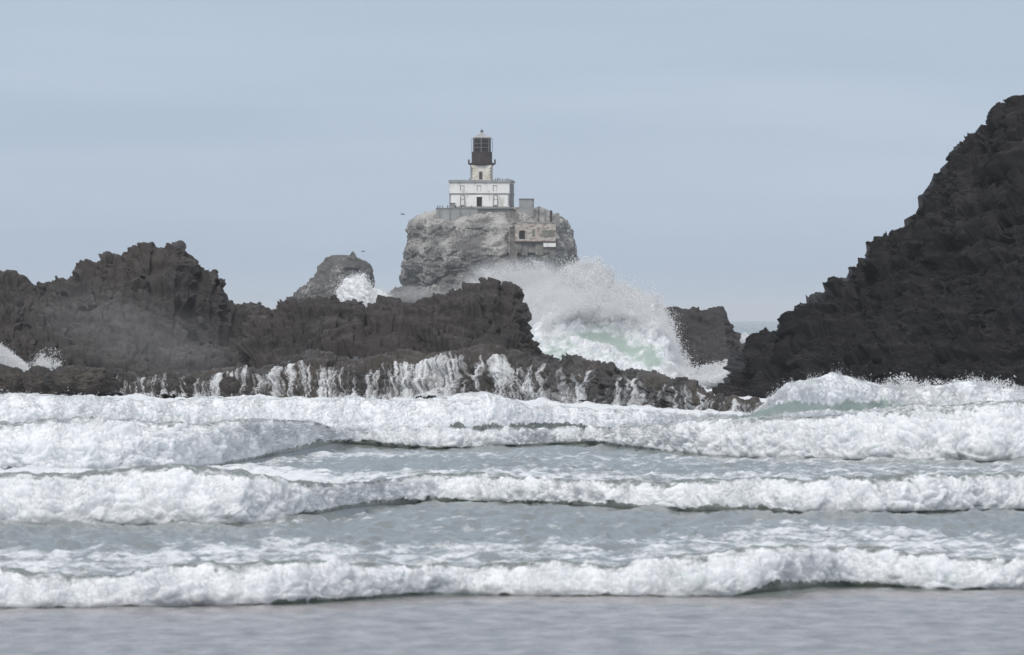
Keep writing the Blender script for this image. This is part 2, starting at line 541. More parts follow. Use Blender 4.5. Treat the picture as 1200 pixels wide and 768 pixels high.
# ------------------------------------------------------------------ setting: beach, sea, haze
def build_sand():
    ys = np.concatenate([np.linspace(-120, 100, 24), np.linspace(101, 175, 380)])
    xs = np.concatenate([np.linspace(-260, -14, 60), np.linspace(-13.8, 13.8, 420), np.linspace(14, 260, 60)])
    X, Y = np.meshgrid(xs, ys)
    Z = np.where(Y < 118, 0.02 + (118 - Y) * 0.017, 0.02 - (Y - 118) * 0.0012)
    p = np.stack([X.ravel() * 0.7, Y.ravel() * 0.28, np.zeros(X.size)], 1)
    d = 0.030 * fbm(p * 1.2, 4, 5) + 0.026 * fbm(p * np.array([2.6, 3.6, 1]), 4, 9)
    Z = Z + d.reshape(X.shape)
    o = mesh_obj('wet_sand', np.stack([X, Y, Z], -1).reshape(-1, 3), grid_faces(*X.shape), M['sand'])
    tag(o, 'wet grey sand under a thin film of sea water', kind='structure')


W1B = [(-300, 706), (0, 711), (120, 711), (200, 709), (300, 708), (400, 702), (500, 694), (600, 696), (700, 698), (860, 697), (900, 691), (960, 685), (1050, 686), (1130, 690), (1200, 687), (1500, 690)]
W1T = [(-300, 672), (0, 666), (60, 672), (140, 668), (200, 660), (300, 655), (340, 653), (400, 660), (480, 664), (560, 660), (640, 655), (720, 660), (760, 656), (830, 650), (870, 643), (900, 640), (960, 640), (1050, 645), (1120, 652), (1200, 656), (1500, 655)]
W2B = [(-300, 612), (0, 613), (120, 614), (220, 614), (300, 611), (350, 605), (400, 594), (450, 590), (550, 588), (650, 590), (720, 594), (800, 598), (900, 600), (1000, 602), (1100, 599), (1200, 597), (1500, 596)]
W2T = [(-300, 560), (0, 555), (100, 549), (190, 546), (260, 551), (330, 559), (400, 564), (450, 560), (550, 558), (600, 556), (640, 559), (720, 564), (800, 562), (900, 560), (1000, 558), (1100, 557), (1200, 553), (1500, 552)]
W3B = [(-300, 548), (0, 549), (100, 552), (170, 550), (250, 544), (310, 534), (350, 526), (390, 518), (430, 520), (480, 526), (560, 525), (620, 521), (690, 519), (760, 525), (830, 532), (900, 536), (1000, 538), (1100, 539), (1200, 540), (1500, 540)]
W3T = [(-300, 500), (0, 496), (100, 491), (200, 488), (300, 492), (350, 496), (400, 503), (440, 505), (520, 504), (620, 504), (700, 503), (780, 498), (860, 491), (940, 486), (1020, 480), (1100, 474), (1200, 470), (1500, 468)]
W4B = [(-300, 499), (0, 501), (150, 499), (300, 498), (420, 504), (520, 506), (620, 504), (720, 503), (820, 497), (900, 492), (1000, 486), (1200, 480), (1500, 480)]
W4T = [(-300, 466), (0, 466), (80, 465), (150, 467), (240, 464), (330, 463), (400, 465), (480, 468), (540, 462), (600, 467), (680, 478), (760, 484), (840, 487), (900, 486), (1000, 480), (1200, 474), (1500, 474)]
W5B = [(780, 492), (860, 490), (900, 487), (960, 485), (1050, 483), (1200, 486), (1500, 486)]
W5T = [(780, 498), (872, 491), (900, 472), (925, 450), (955, 442), (980, 434), (1005, 441), (1040, 452), (1075, 458), (1110, 456), (1140, 452), (1200, 462), (1320, 455), (1500, 465)]


def build_sea():
    pys = np.concatenate([np.arange(705, 560, -0.8), np.arange(560, 430, -0.6), np.arange(430, 384, -0.8), [383, 382, 381, 380, 379, 378.2, 377.6, 377, 376.5, 376.1, 375.8]])
    Yr = depth_of(pys)
    k = np.concatenate([np.linspace(-0.5, -0.075, 40)[:-1], np.linspace(-0.075, 0.075, 620), np.linspace(0.075, 0.5, 40)[1:]])
    K, Y = np.meshgrid(k, Yr)
    X = K * Y
    PX = K * F + 600
    PY = np.repeat(pys[:, None], K.shape[1], 1)
    p = np.stack([X.ravel(), Y.ravel(), np.zeros(X.size)], 1)
    amp = np.interp(Y, [140, 200, 300, 500, 900, 3000], [0.13, 0.19, 0.22, 0.16, 0.9, 2.6])
    sc = np.interp(Y, [140, 300, 600, 1500], [0.8, 1.1, 2.6, 8.0])
    q = p * np.array([0.75, 0.55, 1]) / sc.ravel()[:, None]
    h = (fbm(q, 5, 21, 0.55) + 0.35 * billow(q * 3, 3, 77)).reshape(X.shape)
    Z = amp * h - 0.02
    surf = sstep(PY, 436, 446) * sstep(-PY, -520, -490)
    Z = Z + surf * (0.34 * billow(p * np.array([.9, .10, 1]), 5, 33, .6).reshape(X.shape) - .14)
    Z = Z - 0.26 * sstep(Y, 425, 480) * sstep(-Y, -1150, -800)
    # foam cover: which stretches of the surf hold foam
    bx = lambda pts: np.interp(PX, np.array(pts)[:, 0], np.array(pts)[:, 1])
    foam = np.full(X.shape, 0.12)
    w1t, w2b, w2t, w3b, w4t = bx(W1T), bx(W2B), bx(W2T), bx(W3B), bx(W4T)
    behind1 = sstep(PY, w1t - 48, w1t - 10) * (PY < 705)
    foam = np.maximum(foam, 0.20 + 0.30 * behind1)
    zone12 = (PY < w1t) & (PY > w2b)
    foam = np.where(zone12, np.maximum(foam, 0.34 - 0.10 * sstep(PX, 500, 1000)), foam)
    zone23 = (PY <= w2t + 6) & (PY > w3b)
    foam = np.where(zone23, 0.36 + 0.22 * sstep(-PX, -450, -250) + 0.14 * sstep(PY, w2t - 14, w2t + 2), foam)
    foam = np.where((PY <= w3b) & (PY > 440), 0.72, foam)
    big = fbm(p * np.array([0.05, 0.05, 1]), 3, 55).reshape(X.shape)
    foam = foam + 0.12 * big
    far = PY < 436
    foam = np.where(far, 0.20 + 0.12 * big, foam)
    w1b = bx(W1B)
    Z = Z - 0.15 * sstep(PY, w1b - 7, w1b - 1)
    foam = np.where(PY > w1b - 4, 0.1, foam)
    V = np.stack([X, Y, Z], -1).reshape(-1, 3)
    o = mesh_obj('sea', V, grid_faces(*X.shape)[:, ::-1].copy(), M['sea'], attrs={'foam': foam})
    tag(o, 'grey green sea with lacy foam streaks between the breakers', kind='structure')


def build_haze():
    x0, x1, y0, y1, z0, z1 = -24000, 24000, -400, 46000, -9, 75
    V = [(x0, y0, z0), (x1, y0, z0), (x1, y1, z0), (x0, y1, z0), (x0, y0, z1), (x1, y0, z1), (x1, y1, z1), (x0, y1, z1)]
    Q = [(0, 3, 2, 1), (4, 5, 6, 7), (0, 1, 5, 4), (1, 2, 6, 5), (2, 3, 7, 6), (3, 0, 4, 7)]
    m = bpy.data.materials.new('sea haze'); m.use_nodes = True
    nt = m.node_tree; nt.nodes.clear()
    out = nd(nt, 'ShaderNodeOutputMaterial')
    v = nd(nt, 'ShaderNodeVolumePrincipled')
    v.inputs['Color'].default_value = (0.90, 0.93, 0.97, 1)
    v.inputs['Density'].default_value = 0.000045
    v.inputs['Anisotropy'].default_value = 0.0
    nt.links.new(v.outputs[0], out.inputs['Volume'])
    o = mesh_obj('haze', V, Q, m, smooth=False)
    tag(o, 'thin pale sea haze filling the air', kind='stuff')


# ------------------------------------------------------------------ breaking waves
PROF = np.array([(0.0, -0.14), (-0.10, 0.02), (-0.11, 0.15), (-0.03, 0.30), (0.12, 0.48), (0.36, 0.65), (0.75, 0.79), (1.3, 0.89), (2.1, 0.97), (2.9, 1.0),
                 (4.2, 0.86), (6.0, 0.48), (8.0, 0.08), (9.5, -0.30)])
VIS = 10   # number of profile points on the side seen from the beach
CREST = 2.9


def make_wave(label, base, top, seed, x0=-260, x1=1460, cov=None, lump=1.0, res=1.0, spray=1.0, mat='wave', reach=1.0, back=0.45, jag=1.0, rim=0.05):
    px = np.arange(x0, x1, res)
    # the wave runs on beyond the frame, more coarsely
    px = np.concatenate([np.arange(x0 - 900, x0, 4.0) if x0 < 0 else [], px, np.arange(x1, x1 + 900, 4.0)])
    b = lerp_pts(base, px); t = lerp_pts(top, px)
    g = lambda wl, k: gnoise(np.stack([px / wl, px * 0 + seed * .37, px * 0 + k], 1), seed + k)
    t = t + (g(150, 4) * 8.0 + g(42, 5) * 4.5 + g(15, 6) * 2.2) * jag
    # the front stands along a smooth line; where the traced foot rises above it the water is drawn up before the wave
    Yt = depth_of(b)
    w = int(48 / res)
    pad = np.pad(Yt, w, mode='edge')
    Ymin = np.min(np.stack([pad[k:k + len(px)] for k in range(0, 2 * w + 1, 3)]), 0)
    kern = np.hanning(2 * w + 1); kern /= kern.sum()
    Yb = np.minimum(np.convolve(np.pad(Ymin, w, mode='edge'), kern, 'valid'), Yt)
    hp0 = float(np.mean(b - t)) * float(np.mean(Yb)) / F
    Yb = Yb + hp0 * (g(90, 1) * .5 + g(28, 2) * .25)
    zb = np.maximum(EYE - (b - HZ) / F * Yb, -0.02)
    # keep the front from running off in depth where the base line is steep in the picture
    H = np.full_like(px, 0.8)
    for _ in range(12):
        H = 0.5 * H + 0.5 * np.maximum(EYE - (t - HZ) / F * (Yb + CREST * H * reach) - zb, 0.12)
    Hm = float(np.mean(H))
    def arc(P, n):
        w = np.array([0.45, 1.0])     # steep parts get more rows than flat ones
        s = np.concatenate([[0], np.cumsum(np.linalg.norm(np.diff(P, axis=0) * w, axis=1))])
        u = np.linspace(0, s[-1], n)
        return np.stack([np.interp(u, s, P[:, 0]), np.interp(u, s, P[:, 1])], 1)
    hp = float(np.mean((b - t)))
    nf = int(np.clip(hp * 2.0 / res, 60, 150))
    pr = np.concatenate([arc(PROF[:VIS], nf), arc(PROF[VIS - 1:], 26)[1:]])
    front = np.arange(len(pr)) < nf
    s_ = pr[:, 0]
    Y = Yb[None, :] + s_[:, None] * H[None, :] * reach
    Z = pr[:, 1][:, None] * H[None, :] + zb[None, :] * np.interp(s_, [2.9, 9.5], [1, 0])[:, None]
    X = (px[None, :] - 600) / F * Yb[None, :] + 0 * Y
    P = np.stack([X, Y, Z], -1)
    N = grid_normals(P)
    if N[nf // 3, :, 1].mean() > 0: N = -N
    for _ in range(8):
        N[:, 1:-1] = (N[:, :-2] + N[:, 1:-1] * 2 + N[:, 2:]) / 4
    N /= np.linalg.norm(N, axis=2, keepdims=True) + 1e-9
    # white cover: where COV is below 1 the green face shows under the foam; behind the lip the foam thins to lace
    c = np.ones_like(px) if cov is None else lerp_pts(cov, px) + rim
    c = np.clip(c, 0, 1) - 0.20 * np.maximum(0, g(80, 7) * 2 - .55) - .12 * np.maximum(0, g(24, 8) * 2 - .7)
    pn = P.reshape(-1, 3)
    iso = pn / Hm
    edge = (0.13 * gnoise(iso * np.array([2.5, 1.5, 1.0]), seed + 40) + 0.09 * gnoise(iso * np.array([7, 4, 2.0]), seed + 41) + .05 * gnoise(iso * np.array([16, 6, 5.0]), seed + 42)).reshape(Y.shape)
    hf = np.clip(pr[:, 1], 0, 1)[:, None]
    lo = (1 - c)[None, :] * 1.15
    wt_ = sstep(lo, .0, .22)
    fo_low = np.where(front[:, None], sstep(hf + edge * wt_, lo - 0.12, lo + 0.05), 1.0)
    thin = 1.0 - (1.0 - back) * sstep(s_[:, None] + edge * 4.0, 0.5, 2.4)
    thin = np.where(front[:, None], thin, back)
    hol = sstep(gnoise(iso * np.array([.9, .7, 1.6]), seed + 47) + .35 * gnoise(iso * np.array([4, 2, 5.]), seed + 48), .22, .6).reshape(Y.shape)
    fo = fo_low * thin * (1 - .13 * hol * sstep(hf, .05, .3))
    body = fo_low * sstep(thin, back - .05, 1.0)
    s = 1.0 / (0.50 * Hm * lump)
    warp = np.stack([fbm(pn * s * 0.7, 2, seed + 60 + k) for k in range(3)], 1) * 0.45
    q = pn * s * np.array([1, 0.8, 1.2]) + warp
    dis = (billow(q, 6, seed, 0.52) - 0.36) * 0.30 * Hm * lump + 0.22 * Hm * fbm(q * 0.33, 2, seed + 9) + 0.022 * Hm * fbm(q * 7, 3, seed + 19, 0.65)
    dis = dis.reshape(Y.shape) * (0.18 + 0.82 * body)
    dis = dis * sstep(pr[:, 1], -0.12, 0.20)[:, None]
    P = P + N * dis[..., None]
    att = np.clip(0.08 + 0.62 * fo + 0.35 * sstep(fo, .75, .98), 0, 1.1)
    # the toe: water drawn up in front of the foot, sinking away under the sea towards the viewer
    nt_ = 14
    k = np.linspace(0, 1, nt_)[:-1][:, None]
    L = (1.2 + 9.0 * np.maximum(zb, 0))[None, :]
    zt = -0.14 + (np.maximum(zb, -.02) * 1.0 + 0.12)[None, :] * k ** 1.4
    toe = np.stack([np.repeat(P[0, :, 0][None], nt_ - 1, 0), (Yb - 0.0)[None, :] - L * (1 - k), zt], -1)
    PT = np.concatenate([toe, P]); AT = np.concatenate([np.full((nt_ - 1, len(px)), 0.26), att])
    root = mesh_obj('breaking_wave', PT.reshape(-1, 3), grid_faces(*PT.shape[:2]), M[mat], attrs={'foam': AT})
    tag(root, label, 'wave', 'waves breaking one behind another towards the beach')
    # froth and drops: thrown up along the lip, and a fuzz of clots over the whole white face
    rg = np.random.default_rng(seed)
    Cs, Ss = [], []
    pxm = np.mean(Yb) / F
    for kind, n in (('lip', int(46000 * spray)), ('fuzz', int(90000 * spray))):
        if not n: continue
        ci = rg.integers(0, len(px), n)
        ri = rg.integers(2, int(nf * 0.80), n) if kind == 'fuzz' else rg.integers(int(nf * 0.35), int(nf * .92), n)
        bp, nn = P[ri, ci], N[ri, ci]
        cl = gnoise(bp * np.array([1.8, 0.5, 0.5]) / Hm, seed + 90) + .5 * gnoise(bp * np.array([6, 2, 2]) / Hm, seed + 91)
        pb = sstep(cl, -0.35, 0.6) if kind == 'lip' else sstep(cl, -.8, .5)
        keep = rg.random(n) < pb * sstep(fo[ri, ci], .6, .95)
        bp, nn, cl = bp[keep], nn[keep], cl[keep]; k = len(bp)
        if kind == 'lip':
            ex = rg.exponential(0.07 * Hm, k) * (0.3 + 1.3 * sstep(cl, -.1, 0.8))
            C = bp + nn * ex[:, None] * 0.4 + np.stack([rg.normal(0, 0.03, k) * Hm, rg.normal(0, 0.05, k) * Hm, ex], 1)
            S = pxm * rg.uniform(0.3, 0.8, k)
        else:
            ex = rg.exponential(0.030 * Hm, k)
            C = bp + nn * ex[:, None]
            S = pxm * rg.uniform(0.3, 0.75, k)
        Cs.append(C); Ss.append(S)
    if Cs:
        o = drops('spray', np.concatenate(Cs), np.concatenate(Ss), M['fuzz'], root, seed)
        o['kind'] = 'stuff'
    return root


# ------------------------------------------------------------------ rock masses
def make_ridge(name, prof, Yc, Tf, Tb, mat, seed, res=0.8, zb=-1.2, curve=1.0, a_low=1.2, a_block=0.9, blk=(2.6, 2.6, 1.5),
               tilt=0.12, a_fine=0.16, back=14, shelf=None, crack=0.10, sub=0.5, strat=0.0, smooth=False, damp=0.5, round_=0.0):
    """a rock mass with real depth under the sky line PROF (px,py); Yc crest distance, Tf/Tb thickness in front and behind"""
    pr = np.array(prof, dtype=float)
    s = np.concatenate([[0], np.cumsum(np.linalg.norm(np.diff(pr, axis=0), axis=1))])
    u = np.arange(0, s[-1], res)
    px = np.interp(u, s, pr[:, 0]); py = np.interp(u, s, pr[:, 1])
    Yv = Yc(px) if callable(Yc) else np.full_like(px, Yc)
    tf = Tf(px) if callable(Tf) else np.full_like(px, Tf)
    X = (px - 600) / F * Yv
    H = EYE - (py - HZ) / F * Yv
    H = np.maximum(H, zb + 0.1)
    nf = int(np.clip((H.max() - zb) / (np.mean(Yv) / F) / res, 30, 520))
    t = np.linspace(0, 1, nf)
    if shelf is None:
        yo = -(1 - t[:, None] ** curve) * tf[None, :]
        z = zb + (H - zb)[None, :] * t[:, None]
    else:
        yo, z = shelf(t, px, H, tf, zb)
    tb = np.linspace(0, 1, back)[1:]
    yb = tb[:, None] ** 0.7 * np.full_like(px, Tb)[None, :]
    zz = H[None, :] + (zb - H)[None, :] * tb[:, None] ** 1.5
    Y = np.concatenate([Yv[None] + yo, Yv[None] + yb]); Z = np.concatenate([z, zz])
    XX = np.repeat(X[None], len(Y), 0)
    P = np.stack([XX, Y, Z], -1)
    N = grid_normals(P)
    if N[nf // 2, :, 1].mean() > 0: N = -N
    # smooth the directions so that steep steps in the sky line do not fold over
    for _ in range(6):
        N[:, 1:-1] = (N[:, :-2] + N[:, 1:-1] * 2 + N[:, 2:]) / 4
        N[1:-1] = (N[:-2] + N[1:-1] * 2 + N[2:]) / 4
    N /= np.linalg.norm(N, axis=2, keepdims=True) + 1e-9
    pn = P.reshape(-1, 3)
    ct, st = math.cos(tilt), math.sin(tilt)
    R = np.array([[ct, 0, -st], [0, 1, 0], [st, 0, ct]])
    pw = pn @ R.T
    pw = pw + 0.20 * np.stack([fbm(pn / 5.0, 2, seed + k) for k in range(3)], 1)
    low = fbm(pn / np.array([9, 9, 7.0]), 3, seed + 3) * a_low
    block = joints(pw, blk[0], blk[1], blk[2], seed + 11) * a_block
    block2 = (joints(pw, blk[0] * .36, blk[1] * .4, blk[2] * .40, seed + 17) * .55 + joints(pw, blk[0] * .13, blk[1] * .16, blk[2] * .17, seed + 37) * .26) * a_block * sub * 2
    if crack:
        d1, d2, rr, rel = cells(pw / np.array(blk) / 1.3, seed + 13)
        block = block - crack * sstep(-(d2 - d1), -0.10, 0.0) + round_ * ((rr[:, 0] - .5) + .6 * (.6 - d1))
    fine = fbm(pn / 0.9, 5, seed + 23, 0.6) * a_fine
    lay = 0
    if strat:
        zl = pw[:, 2] / 1.0 + 0.35 * fbm(pn / 5.0, 2, seed + 29)
        lay = strat * (rnd(np.floor(zl).astype(np.int64), np.floor(pw[:, 0] / 7.0 + 3 * rnd(np.floor(zl).astype(np.int64), zl.astype(np.int64) * 0, zl.astype(np.int64) * 0, 5)).astype(np.int64), np.zeros(len(zl), dtype=np.int64), seed) - 0.5)
    dis = (low + block + block2 + fine + lay).reshape(Y.shape)
    # keep the sky line near the traced one: large shapes fade out at the crest
    row = np.concatenate([t, 1 - 0 * tb])
    near = sstep(row, 0.80, 1.0)[:, None]
    lowg = low.reshape(Y.shape)
    dis = dis - lowg * near * 0.85
    dis = dis - ((block + block2 * .5).reshape(Y.shape) * damp + .05 * a_block) * near
    P = P + N * dis[..., None]
    o = mesh_obj(name, P.reshape(-1, 3), grid_faces(*Y.shape), mat, smooth=smooth)
    return o, P, N, nf, px, u


LEFT = [(-330, 330), (-240, 300), (-170, 318), (-90, 308), (-40, 324), (0, 322), (8, 321), (25, 322), (33, 332), (44, 335), (45, 328), (62, 326), (63, 320), (89, 317), (92, 309), (102, 306), (114, 308),
        (118, 300), (125, 297), (131, 301), (133, 299), (142, 299), (144, 293), (162, 288), (163, 285), (179, 285), (181, 290), (197, 287), (209, 285), (212, 290),
        (219, 297), (228, 303), (234, 317), (252, 317), (253, 328), (260, 326), (264, 333), (267, 352), (276, 354), (286, 352), (296, 356), (305, 357), (311, 362),
        (316, 368), (322, 385), (332, 402), (345, 425), (358, 445)]
CENTRE = [(262, 440), (285, 385), (300, 366), (312, 364), (317, 359), (330, 356), (344, 350), (351, 350), (352, 348), (383, 348), (385, 345), (395, 343), (396, 350), (408, 348), (418, 350), (420, 346), (431, 353),
          (440, 350), (475, 351), (488, 347), (503, 343), (505, 339), (519, 337), (530, 334), (542, 331), (562, 331), (564, 328), (581, 329), (583, 336), (590, 337), (603, 337), (609, 343),
          (613, 350), (618, 363), (622, 376), (627, 394), (635, 406), (648, 416), (662, 430), (672, 445)]
CLIFF = [(846, 470), (862, 453), (867, 432), (874, 416), (881, 403), (900, 396), (916, 392), (924, 380), (925, 367), (931, 364), (932, 354), (952, 346.5), (969, 339), (975, 331), (1000, 324), (1001, 312), (1018, 309),
         (1023, 291), (1046, 283), (1051, 273), (1066, 265), (1074, 252), (1084, 245), (1085, 224), (1107, 209), (1117, 187), (1118, 171), (1132, 161), (1147, 156), (1151, 146), (1165, 143), (1168, 128),
         (1180, 123), (1185, 113), (1198, 110), (1225, 96), (1260, 70), (1310, 50), (1380, 20), (1480, 0), (1600, -20), (1700, 40)]
BLOCK = [(752, 450), (764, 420), (769, 380), (771, 360), (784, 359), (792, 361), (809, 362), (812, 359), (816, 359), (822, 362), (836, 359), (848, 356.5), (852, 366), (855, 378), (859, 380), (861, 390), (868, 391), (869, 409), (873, 425), (880, 445)]
SPUR = [(424, 380), (440, 350), (455, 343), (464, 338), (480, 337), (500, 336), (530, 335), (560, 345), (600, 380)]
REEF = [(-330, 440), (-200, 428), (-100, 438), (-20, 434), (0, 434), (28, 436), (34, 440), (60, 437), (95, 435), (125, 438), (150, 443), (195, 441), (225, 437), (250, 433), (285, 428), (300, 433), (330, 424), (350, 418), (372, 414), (384, 416), (395, 423),
        (440, 418), (470, 414), (500, 417), (530, 415), (560, 411), (600, 413), (630, 419), (645, 428), (660, 427), (680, 425), (700, 424), (718, 428), (726, 436), (745, 434), (770, 440), (785, 446), (812, 448), (826, 459), (850, 463), (868, 472), (885, 476), (896, 484), (905, 492)]


def reef_shelf(t, px, H, tf, zb):
    """low stepped reef: steep broken face below, ledge rising gently to the crest"""
    T = t[:, None]
    f = np.array([(0, 0), (0.18, 0.10), (0.42, 0.42), (0.62, 0.74), (0.72, 0.86), (0.86, 0.93), (1, 1)])
    yy = np.array([(0, 0), (0.18, 0.05), (0.42, 0.16), (0.62, 0.28), (0.72, 0.45), (0.86, 0.74), (1, 1)])
    z = zb + (H - zb)[None, :] * np.interp(T, f[:, 0], f[:, 1])
    yo = -(1 - np.interp(T, yy[:, 0], yy[:, 1])) * tf[None, :]
    return yo, z


def build_rocks():
    o, *_ = make_ridge('rock_ridge', LEFT, 640, 16, 12, M['basalt'], 3, curve=1.3, a_low=1.7, a_block=1.1, blk=(3.4, 3.0, 1.5), tilt=0.34, a_fine=.07, sub=.42)
    tag(o, 'dark jagged basalt ridge with blocky peak on the left side', 'sea rock')
    o, *_ = make_ridge('rock_ridge', CENTRE, 612, 13, 9, M['basalt'], 8, curve=1.4, a_low=1.3, a_block=0.95, blk=(3.2, 3.0, 1.3), tilt=0.28, a_fine=.07, sub=.42)
    tag(o, 'long dark rock ridge rising to a steep nose in front of the lighthouse rock', 'sea rock')
    o, *_ = make_ridge('rock_stack', BLOCK, 735, 9, 8, M['block'], 14, curve=1.0, a_low=0.7, a_block=0.65, blk=(3.8, 3.0, 1.9), tilt=0.3, a_fine=.07, sub=.42)
    tag(o, 'square grey topped rock block standing between the big splash and the right cliff', 'sea rock')
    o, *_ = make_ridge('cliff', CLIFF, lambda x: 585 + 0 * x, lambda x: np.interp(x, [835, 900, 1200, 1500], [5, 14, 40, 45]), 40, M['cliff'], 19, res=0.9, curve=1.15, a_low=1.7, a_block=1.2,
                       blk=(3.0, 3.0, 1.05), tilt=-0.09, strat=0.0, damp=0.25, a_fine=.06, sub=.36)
    tag(o, 'tall black layered cliff sloping down to the sea on the right', 'cliff')
    o, P, N, nf, px, u = make_ridge('rock_reef', REEF, lambda x: np.interp(x, [-300, 0, 300, 520, 640, 760, 900], [608, 602, 594, 582, 567, 526, 482]),
                                    lambda x: np.interp(x, [-300, 0, 200, 350, 640, 760, 900], [7, 7, 9, 12, 12, 9, 4]), 8, M['weed'], 27, res=0.7, zb=-0.8,
                                    a_low=.7, a_block=0.5, round_=.5, blk=(2.4, 3.0, 1.3), tilt=0.05, a_fine=0.16, shelf=reef_shelf, crack=0.15, sub=0.5, smooth=True)
    tag(o, 'low wet brown reef with white water pouring over its edge', 'reef')
    # sheets of water running over the reef: the reef's own surface, a few centimetres proud
    r1 = int(nf * 0.80)
    pos = P[:r1]
    n2 = grid_normals(pos)
    if n2[r1 // 2, :, 1].mean() > 0: n2 = -n2
    # water pours where the reef recedes
    tt = np.linspace(0, 1, nf)[:r1]
    dens = lerp_pts([(-330, .35), (0, 0.35), (60, .25), (110, .15), (150, 0.55), (185, .6), (230, 0.38), (262, .7), (290, 0.5), (330, .62), (350, .5), (372, .55), (395, .75), (420, .55), (450, .62), (475, .8), (495, .95), (520, .8), (550, .68), (572, .55),
                      (590, .8), (612, .62), (635, .72), (655, .55), (690, .75), (712, .4), (738, .72), (752, .45), (775, .6), (795, .5), (815, .72), (835, .5), (855, .35), (870, .8), (890, .45), (905, .3)], px)
    x = pos[..., 0]; z = pos[..., 2]
    uu = np.repeat((u * 0.06)[None], r1, 0)
    uu = uu + 0.07 * gnoise(pos.reshape(-1, 3) / np.array([1.5, 9, 1.1]), 95).reshape(uu.shape) + .05 * gnoise(pos.reshape(-1, 3) / np.array([.4, 9, .35]), 96).reshape(uu.shape)
    w = np.stack([uu.ravel() * 1.0, z.ravel() * 0.16, x.ravel() * 0], 1)
    st = fbm(w * np.array([1.7, 1, 1]), 5, 71, 0.66) + 0.75 * fbm(w * np.array([7.5, 1.5, 1]), 3, 81)
    lump = gnoise(np.stack([uu.ravel() * 0.30, z.ravel() * 0.35, uu.ravel() * 0], 1), 91)
    fl = (dens[None, :] * 1.0 + 0.54 * st.reshape(x.shape) + 0.42 * lump.reshape(x.shape) - 0.22)
    # lower down the water is whiter, above the lip only sheets
    fl = fl + 0.30 * sstep(-tt, -0.35, -0.05)[:, None] - 0.9 * sstep(tt, 0.62, 0.80)[:, None]
    th = 0.03 + 0.09 * np.clip(fl, 0, 1.2)
    Q = pos + n2 * th[..., None]
    c = mesh_obj('running_water', Q.reshape(-1, 3), grid_faces(*x.shape), M['fall'], attrs={'flow': fl})
    tag(c, 'white water streaming down the face of the low reef', 'waterfall', kind='stuff')
    # splashing drops at the foot of the falls
    rg = np.random.default_rng(5)
    n = 60000
    ci = rg.integers(0, len(px), n); ri = rg.integers(int(nf * 0.06), int(nf * 0.62), n)
    keep = rg.random(n) < sstep(fl[ri, ci], 0.45, 0.95) * 0.8
    b = Q[ri[keep], ci[keep]]; k = len(b)
    C = b + np.stack([rg.normal(0, .06, k), -rg.exponential(.10, k) - 0.02, rg.exponential(.06, k)], 1)
    d = drops('splash_drops', C, rg.uniform(.012, .05, k), M['spray'], c, 6); d['kind'] = 'stuff'


def make_boulder(px, py, w, h, Y, mat, seed, label):
    import bmesh
    bm = bmesh.new()
    bmesh.ops.create_icosphere(bm, subdivisions=6, radius=1.0)
    V = np.array([v.co[:] for v in bm.verts]); Q = np.array([[v.index for v in f.verts] for f in bm.faces])
    bm.free()
    c = px2w(px, py, Y)
    sx, sz = w * Y / F / 2, h * Y / F / 2
    S = np.array([sx, sx * 0.9, sz])
    d1, d2, rr, rel = cells(V * 1.6 + seed * 5.1, seed)
    d = 0.20 * fbm(V * 1.3 + seed, 4, seed) + 0.10 * (rr[:, 0] - .5) + 0.04 * fbm(V * 6, 3, seed + 2)
    g1, g2, r2, rl2 = cells(V * 4.2 + seed * 3.3, seed + 9)
    d = d + .16 * (((r2[:, 0] - .5) + ((r2[:, 1:4] - .5) * rl2).sum(1) * 1.5) * .5 + .35 * fbm(V * 11, 4, seed + 6, .6))
    V = V * (1 + d)[:, None] * S
    o = mesh_obj('boulder', V, Q, mat, loc=tuple(c))
    tag(o, label, 'boulder', 'boulders lying along the front of the low reef')


def build_boulders():
    for i, a in enumerate([
        (95, 447, 82, 36, 588, 'broad flat dark boulder at the reef front below the left peak'),
        (46, 447, 36, 32, 590, 'rounded boulder beside the white splash at the left edge'),
        (8, 448, 50, 36, 592, 'dark boulder cut by the left edge of the picture'),
        (575, 444, 25, 22, 572, 'small round black boulder alone amid the white falls in the middle'),
        (270, 452, 24, 20, 583, 'small low boulder wet with foam, left of the falls'),
    ]):
        make_boulder(*a[:5], M['weed'], 40 + i * 3, a[5])


